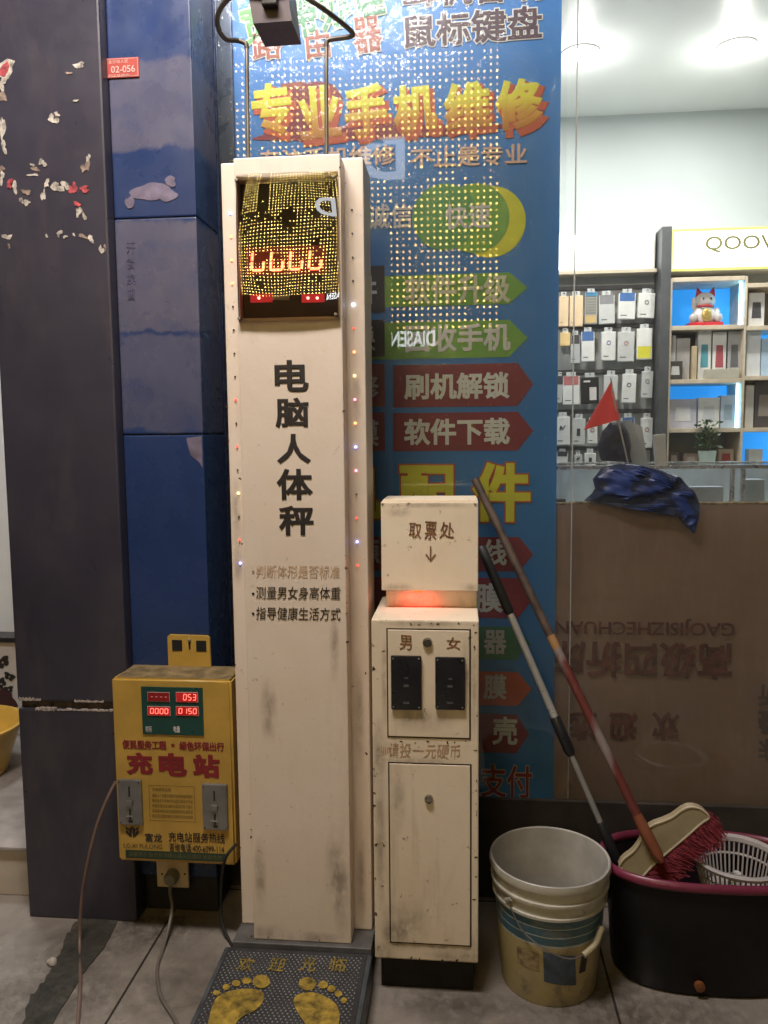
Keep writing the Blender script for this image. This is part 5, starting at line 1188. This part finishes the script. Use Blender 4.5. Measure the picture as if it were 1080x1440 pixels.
# cap: pixel outline, 3 cm thick
z2 = lambda x, y: (640+x/2.4545, 1100+y/2.4545)
cap = [z2(*q_) for q_ in [(570, 296), (572, 280), (586, 262), (615, 240), (636, 212), (652, 176), (680, 150), (716, 136), (752, 120), (784, 96), (812, 86), (842, 90), (866, 106), (876, 124), (850, 142), (790, 195), (730, 245), (680, 290), (640, 330), (610, 322)]]
def bY(px): return 1.945-.02*(px-935)/60
capP = [at(x, y, bY(x)) for x, y in closed(cap, 3)]
nrm = Vector((-.15, .86, .48)).normalized()
MB().prism(capP, nrm*.013).build("broom_cap", mat("cream broom plastic", (.34, .28, .17), .45, var=.15, vscale=10), bmn)
MB().tube(capP+[capP[0]], .0028, 6, False, caps=False).build("cap_edge", mat("pale cap edge", (.50, .44, .30), .45), bmn, True)
mb = MB(); rn = random.Random(6)
e0, e1 = z2(640, 330), z2(876, 124); o0, o1 = z2(752, 352), z2(944, 196)
for k in range(1500):
    s_ = rn.random(); dp_ = rn.random()*.022
    x, y = e0[0]+(e1[0]-e0[0])*s_, e0[1]+(e1[1]-e0[1])*s_; A_ = at(x-1, y-1, bY(x))+nrm*dp_
    L_ = rn.uniform(.8, 1.03); xo, yo = o0[0]+(o1[0]-o0[0])*s_, o0[1]+(o1[1]-o0[1])*s_
    xo += rn.uniform(-6, 6); yo += rn.uniform(-6, 6)+ (3*math.sin(s_*9))
    x2, y2 = x+(xo-x)*L_, y+(yo-y)*L_
    B_ = at(x2, y2, bY(x2)-.005)+nrm*dp_*2+Vector((0, 0, rn.uniform(-.003, .003)))
    mid = (A_+B_)*.5+Vector((rn.uniform(-.007, .007), rn.uniform(-.004, .004), rn.uniform(-.006, .008)))
    mb.tube([A_, mid, B_], .0008, 3, False, caps=False)
mb.build("bristles", mat("magenta bristles", (.30, .05, .07), .5, var=.35, vscale=60), bmn)

# ---- broken dirty strip across the tiles, scraps
m = mat("dark wet dirt", (.06, .055, .04), .8, var=.5, vscale=16, bumpk=.5)
lp = [(90, 1450), (130, 1280), (205, 1195), (262, 1090), (322, 960), (375, 900)]; rp = [(200, 1450), (370, 1170), (470, 1050), (545, 890)]
def z3(x, y): return x/3.176, 1000+y/3.176
rn = random.Random(9); P = []
def dens(pts, j):
    out = []
    for (x0, y0), (x1, y1) in zip(pts, pts[1:]):
        for k in range(7): out.append((x0+(x1-x0)*k/7+rn.uniform(-j, j), y0+(y1-y0)*k/7+rn.uniform(-j, j)))
    return out+[pts[-1]]
P = flat([z3(x, y) for x, y in closed(dens(lp, 7), 2)[:-2]+list(reversed(closed(dens(rp, 3), 2)[:-2]))], .004)
MB().prism(P, (0, 0, -.003)).build("dirt_strip", m, None, kind='structure')
rub = mat("plaster crumbs", (.45, .40, .34), .8)
for i, (x, y, s_) in enumerate([(235, 1135, .011), (222, 1130, .007)]):
    q = atz(*z3(x, y), 0); mb = MB(); bm = bmesh.new(); bmesh.ops.create_icosphere(bm, subdivisions=2, radius=s_)
    for v_ in bm.verts: v_.co *= 1+.35*mnoise.noise(v_.co*90+Vector((i, 0, 0))); v_.co.z = max(-s_*.5, v_.co.z); v_.co += Vector((q.x, q.y, .0042+s_*.5))
    mb.bm(bm); solo(mb, "plaster_crumb", rub, ["larger pale plaster crumb on the dark dirt strip", "smaller plaster crumb left of the larger one on the dirt strip"][i], "rubble", None, True)

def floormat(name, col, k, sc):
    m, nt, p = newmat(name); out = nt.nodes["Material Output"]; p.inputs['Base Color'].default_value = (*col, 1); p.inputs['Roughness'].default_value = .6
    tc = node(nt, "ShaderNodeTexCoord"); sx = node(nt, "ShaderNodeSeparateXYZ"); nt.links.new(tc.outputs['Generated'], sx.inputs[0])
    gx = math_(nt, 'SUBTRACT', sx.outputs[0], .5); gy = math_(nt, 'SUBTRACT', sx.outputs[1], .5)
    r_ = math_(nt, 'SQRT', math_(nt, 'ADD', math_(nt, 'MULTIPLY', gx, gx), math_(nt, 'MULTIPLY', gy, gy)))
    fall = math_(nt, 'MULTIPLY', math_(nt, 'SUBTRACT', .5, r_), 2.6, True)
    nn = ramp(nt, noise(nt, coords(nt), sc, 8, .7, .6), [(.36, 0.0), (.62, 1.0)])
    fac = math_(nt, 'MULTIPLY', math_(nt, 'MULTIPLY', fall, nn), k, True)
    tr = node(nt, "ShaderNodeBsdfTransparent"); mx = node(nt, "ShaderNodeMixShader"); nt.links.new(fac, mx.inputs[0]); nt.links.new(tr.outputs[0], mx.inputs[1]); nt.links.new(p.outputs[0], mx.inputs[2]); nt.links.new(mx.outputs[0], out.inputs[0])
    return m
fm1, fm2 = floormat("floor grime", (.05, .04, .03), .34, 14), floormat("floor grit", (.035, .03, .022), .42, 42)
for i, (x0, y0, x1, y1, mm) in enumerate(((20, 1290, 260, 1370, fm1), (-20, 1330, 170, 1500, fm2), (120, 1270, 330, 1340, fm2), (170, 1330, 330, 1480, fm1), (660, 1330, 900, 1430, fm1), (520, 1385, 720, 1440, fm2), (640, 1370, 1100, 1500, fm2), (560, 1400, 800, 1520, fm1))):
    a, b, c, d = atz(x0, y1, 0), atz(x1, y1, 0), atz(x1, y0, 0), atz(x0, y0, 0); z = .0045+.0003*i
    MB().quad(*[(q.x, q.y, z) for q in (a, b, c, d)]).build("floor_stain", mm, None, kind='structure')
